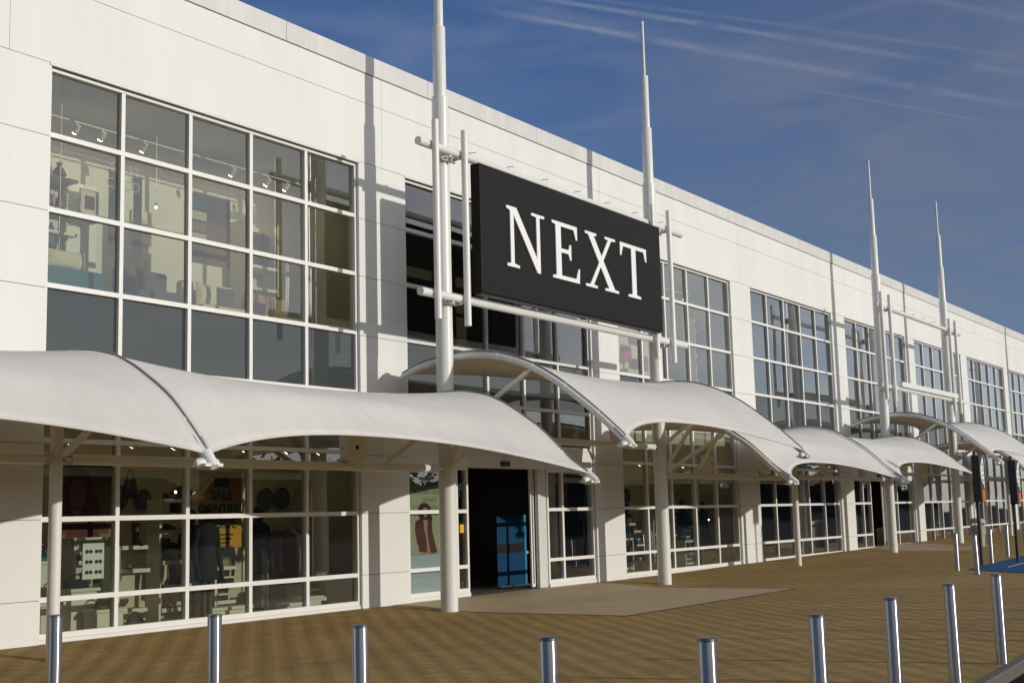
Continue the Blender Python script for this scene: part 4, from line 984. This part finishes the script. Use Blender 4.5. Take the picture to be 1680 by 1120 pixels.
def track(x0, x1, xsp, y, z, label):
    o = ((x0+x1)/2, y, z); t = thing('track_light', label, 'track light', o, 'ceiling track lights')
    b = MB(o); b.box(x0, x1, y-.015, y+.015, z, z+.02); b.build('rail', 'white', t)
    b = MB(o)
    for x in (x0+.3, x1-.3): b.tube([(x, y, z+.021), (x, y, 8.05)], .005, 6)
    b.build('hanger', 'clamp', t)
    for x in xsp:
        b = MB(o); b.tube([(x, y, z-.001), (x, y, z-.05)], .012, 8); b.tube([(x, y-.05, z-.05), (x, y+.05, z-.15)], .042, 14); so = b.build('spotlight', 'letter', t, smooth='auto')
        b = MB(o); b.tube([(x, y+.0505, z-.1505), (x, y+.053, z-.153)], .038, 14); b.build('lamp_face', 'lampface' if z > 4 else 'lampfacedim', so)
track(11.2, 17.0, (11.95, 12.42, 13.22, 14.15, 15.12, 15.95, 16.42, 16.9), 15.85, 7.62, 'white ceiling track of spotlights in the nearest upstairs window')
track(11.2, 17.2, (11.8, 12.9, 13.7, 15.2, 16.2, 17.0), 15.6, 2.93, 'white ceiling track of spotlights in the nearest ground floor window')
track(19.6, 25.0, (20.4, 21.4, 22.4, 23.4, 24.4), 17.2, 2.93, 'unseen ceiling track of dim spotlights added to brighten the nearest doorway')  # unseen lamps, added to lift the darkness behind the doorway
track(27.0, 33.4, (27.6, 28.8, 30.0, 31.2, 32.4, 33.2), 15.6, 2.93, 'white ceiling track of spotlights in the ground floor window beyond the doorway')
track(27.3, 33.5, (28.2, 29.6, 31.0, 32.4), 15.95, 7.62, 'white ceiling track of spotlights in the upstairs window right of the sign')
# upper floor right of the sign
bench(28.3, 29.8, 15.6, 16.2, 5.2, 'cream sofa in the upstairs window right of the sign', 'creamc', .4)
cushion(28.75, 15.9, 5.42, .48, .42, .2, 'pink cushion upstairs right of the sign, left one', 'pinkc')
cushion(29.45, 15.8, 5.201, .48, .42, .2, 'pink cushion upstairs right of the sign, right one', 'pinkc')
cushion(28.95, 15.75, 5.85, .5, .42, .2, 'pink and cream cushion hung above the others', 'pinkc')
tower(32.9, 16.0, UZ, .5, .34, [5.25, 5.6, 5.95, 6.3, 6.65, 6.95], 'white shelf tower in the upstairs window right of the sign')
for k, z in enumerate((5.25, 5.6, 5.95, 6.3, 6.65)): cushion(32.95+(.1 if k % 2 else -.04), 15.95, z+.002, .3, .2, .16, ('folded pink cloth on the lowest upstairs shelf right of the sign', 'folded cream cloth on the second upstairs shelf right of the sign', 'folded grey cloth on the third upstairs shelf right of the sign', 'folded cream cloth on the fourth upstairs shelf right of the sign', 'folded grey cloth on the fifth upstairs shelf right of the sign')[k], ('pinkc', 'creamc', 'greyc', 'creamc', 'greyc')[k])
# display board just inside the doorway
o = (23.8, 16.2, 0.08)
db = thing('display_banner', 'tall blue banner stand just inside the nearest doorway', 'banner', o)
b = MB(o); b.box(23.25, 24.27, 16.20, 16.235, .10, 1.62); b.build('panel', 'bluepanel', db, bevel=.005)
b = MB(o); b.box(24.272, 24.36, 16.18, 16.25, .10, 1.62); b.build('edge', 'bluelit', db)  # edge that catches the light, painted in as a paler blue
b = MB(o); b.box(23.26, 24.26, 16.190, 16.198, .80, 1.0); b.build('dark_band', 'darkcloth', db)
b = MB(o); b.box(23.20, 24.40, 16.10, 16.40, .082, .098); b.build('foot', 'clamp', db)
def gift_box(x, y, z, w, h, label, m, m2):
    o = (x, y, z); t = thing('gift_box', label, 'box', o, 'boxes on display'); t.rotation_euler.z = random.uniform(-.3, .3)
    b = MB(o); b.box(x-w/2, x+w/2, y-w*.35, y+w*.35, z, z+h*.72); b.build('body', m, t, bevel=.004)
    b = MB(o); b.box(x-w/2-.008, x+w/2+.008, y-w*.35-.008, y+w*.35+.008, z+h*.722, z+h); b.build('lid', m2, t, bevel=.004)
NEAR = ['beside the glasses board', 'right of the sale poster', 'in the last pane left of the white pier', 'behind the mannequin in a blue top', 'left of the mannequin in a blue jacket', 'at the right end of that window', 'right of the farther doorway', 'left of the farther doorway', 'in the far window by the dark poles', 'in the far window between the poles', 'by the nearest doorway', 'at the left end right of the doorway', 'just right of the thick mast', 'near the glass right of the thick mast', 'near the glass left of the white pier']
for si, (x, y, lv, lab) in enumerate(((12.72, 16.55, [.4, .75, 1.1, 1.45], 'white shelf stand between the glasses board and the stepped stand'), (15.2, 16.2, [.35, .62, .9], 'low white shelf stand right of the sale poster'),
                      (17.05, 16.1, [.3, .6], 'lowest white shelf stand, in the last pane left of the white pier'), (29.45, 16.3, [.4, .8, 1.15], 'white shelf stand behind the mannequin in a blue top'),
                      (31.3, 16.2, [.35, .7, 1.0, 1.3], 'white shelf stand left of the mannequin in a blue jacket'), (32.9, 16.4, [.4, .85, 1.2], 'white shelf stand beside the mannequin at the right end of that window'),
                      (47.9, 15.9, [.4, .8], 'white shelf stand inside the window right of the farther doorway'), (43.2, 15.9, [.35, .75, 1.1], 'white shelf stand inside the window left of the farther doorway'),
                      (51.2, 15.9, [.3, .7, 1.0], 'white shelf stand in the far window beside the first dark sign pole'), (54.6, 15.9, [.4, .9], 'white shelf stand in the far window between the dark sign poles'), (24.5, 16.6, [.4, .8, 1.2], 'white shelf stand behind the side window by the nearest doorway'), (27.75, 15.6, [.3, .65, 1.0, 1.35], 'white shelf stand at the left end of the window right of the doorway'), (30.9, 15.55, [.28, .55, .85], 'white shelf stand right of the thick mast in that window'), (32.35, 15.5, [.25, .5], 'low white shelf stand near the glass right of the thick mast'), (16.75, 15.6, [.3, .62], 'low white shelf stand near the glass left of the white pier'))):
    tower(x, y, FZ, .5, .3, lv, lab)
    for k, z in enumerate(lv):
        gift_box(x+(.12 if k % 2 else -.02), y-.05, z+.001, random.uniform(.16, .26), random.uniform(.09, .17), ('box on lowest shelf of stand ', 'box on second shelf of stand ', 'box on third shelf of stand ', 'box on fourth shelf of stand ')[k]+NEAR[si], random.choice(['tan', 'navy', 'burg', 'teal', 'brown', 'darkcloth']), random.choice(['creamc', 'white', 'denim', 'blackl']))
def clothes_rail(x0, x1, y, z0, label, mats):
    o = ((x0+x1)/2, y, z0); t = thing('clothes_rail', label, 'clothes rail', o, 'rails of clothes')
    b = MB(o); b.tube([(x0, y, z0), (x0, y, z0+1.45), (x1, y, z0+1.45), (x1, y, z0)], .016, 10)
    for x in (x0, x1): b.tube([(x, y-.25, z0+.012), (x, y+.25, z0+.012)], .016, 8)
    b.build('rail', 'galv', t)
    n = max(3, int((x1-x0)/.13))
    for k in range(n):
        x = x0+.08+(x1-x0-.16)*(k+.5)/n; ln = random.uniform(.62, .95); m = random.choice(mats)
        b = MB(o); b.rings([(x, y, z0+1.36-ln, .045, .23), (x+.01, y, z0+1.36-ln*.5, .040, .20), (x, y, z0+1.26, .035, .21), (x, y, z0+1.33, .025, .12), (x, y, z0+1.36, .012, .02)], 12)
        b.tube([(x, y, z0+1.355), (x, y, z0+1.44)], .005, 6); b.build('garment', m, t, smooth='auto')
clothes_rail(14.9, 15.55, 16.55, FZ, 'clothes rail at the back between the sale poster and the fourth pane', ['darkcloth', 'navy', 'tan', 'brown'])
clothes_rail(16.6, 17.5, 16.5, FZ, 'clothes rail at the back of the last pane left of the white pier', ['darkcloth', 'burg', 'creamc', 'greyc'])
clothes_rail(29.0, 29.8, 16.6, FZ, 'clothes rail at the left back of the window right of the doorway', ['denim', 'navy', 'creamc', 'tan'])
clothes_rail(30.9, 31.6, 16.6, FZ, 'clothes rail at the middle back of the window right of the doorway', ['darkcloth', 'burg', 'creamc', 'pinkc'])
clothes_rail(32.5, 33.4, 16.65, FZ, 'clothes rail at the right back of the window right of the doorway', ['denim', 'tan', 'greyc', 'creamc'])
clothes_rail(46.2, 47.4, 16.8, FZ, 'clothes rail inside right of the farther doorway', ['creamc', 'tan', 'burg', 'greyc'])
clothes_rail(51.0, 52.4, 16.6, FZ, 'clothes rail in the far window behind the first dark sign pole', ['creamc', 'letter', 'tan', 'greyc'])
clothes_rail(22.0, 23.0, 18.2, FZ, 'clothes rail in the dark inside the nearest doorway', ['burg', 'brown', 'darkcloth'])
clothes_rail(25.6, 26.4, 16.9, FZ, 'clothes rail behind the side window right of the nearest doorway', ['creamc', 'greyc', 'darkcloth'])
# lit bulbs seen in the shop
def bulbs(x, y, z, label):
    o = (x, y, z); t = thing('shop_lamp', label, 'lamp', o, 'small lit spot lamps')
    b = MB(o); b.rings([(x, y, z-.02, .004, .004), (x, y, z-.01, .016, .016), (x, y, z+.01, .018, .018), (x, y, z+.022, .006, .006)], 12); b.build('bulb', 'bulb', t, smooth='auto')
    b = MB(o); b.tube([(x, y, z+.022), (x, y, z+.08)], .018, 10); b.tube([(x, y, z+.08), (x, y, 2.98 if z < 3 else 8.05)], .004, 6); b.build('stem', 'clamp', t)
bulbs(13.8, 15.7, 2.10, 'tiny lit lamp hanging left of the amber sale poster')
bulbs(32.95, 15.8, 1.35, 'tiny lit lamp at the right of the window beyond the doorway')
bulbs(13.35, 15.7, 6.55, 'tiny lit lamp hanging in the second upstairs pane')

# ------------------------------------------------------------------ unseen tree belt, added to darken the reflections in the glass
random.seed(3)
tb = MB()
def crown(x): return 12.5+1.5*math.sin(x*0.07)+1.0*math.sin(x*0.21+1)+0.7*math.sin(x*.53)+0.5*math.sin(x*1.3)
bk = [(x, crown(x)*0.86) for x in range(-120, 421, 2)]
for (xa, ha), (xb, hb) in zip(bk, bk[1:]):
    tb.add([(xa, -97, -.2), (xb, -97, -.2), (xb, -98.5, hb), (xa, -98.5, ha), (xa, -104, -.2), (xb, -104, -.2)], [(0, 1, 2, 3), (3, 2, 5, 4)])
for i in range(9000):
    x = random.uniform(-120, 420); hh = crown(x)
    z = hh*random.uniform(0.05, 1.0)**0.6*random.uniform(.93, 1.05); y = -97.5+random.uniform(-1.5, 2); r = random.uniform(.22, .6)
    a = Vector((random.gauss(0, 1), random.gauss(0, .5), random.gauss(0, 1))).normalized(); b_ = a.orthogonal().normalized(); c_ = a.cross(b_)
    p = Vector((x, y, z)); tb.add([p+b_*r, p+c_*r*.8, p-b_*r*.9, p-c_*r], [(0, 1, 2, 3)])
tag(tb.build('added_woodland', 'leaf'), 'unseen belt of trees added across the car park to darken the glass reflections', 'woodland', kind='stuff')
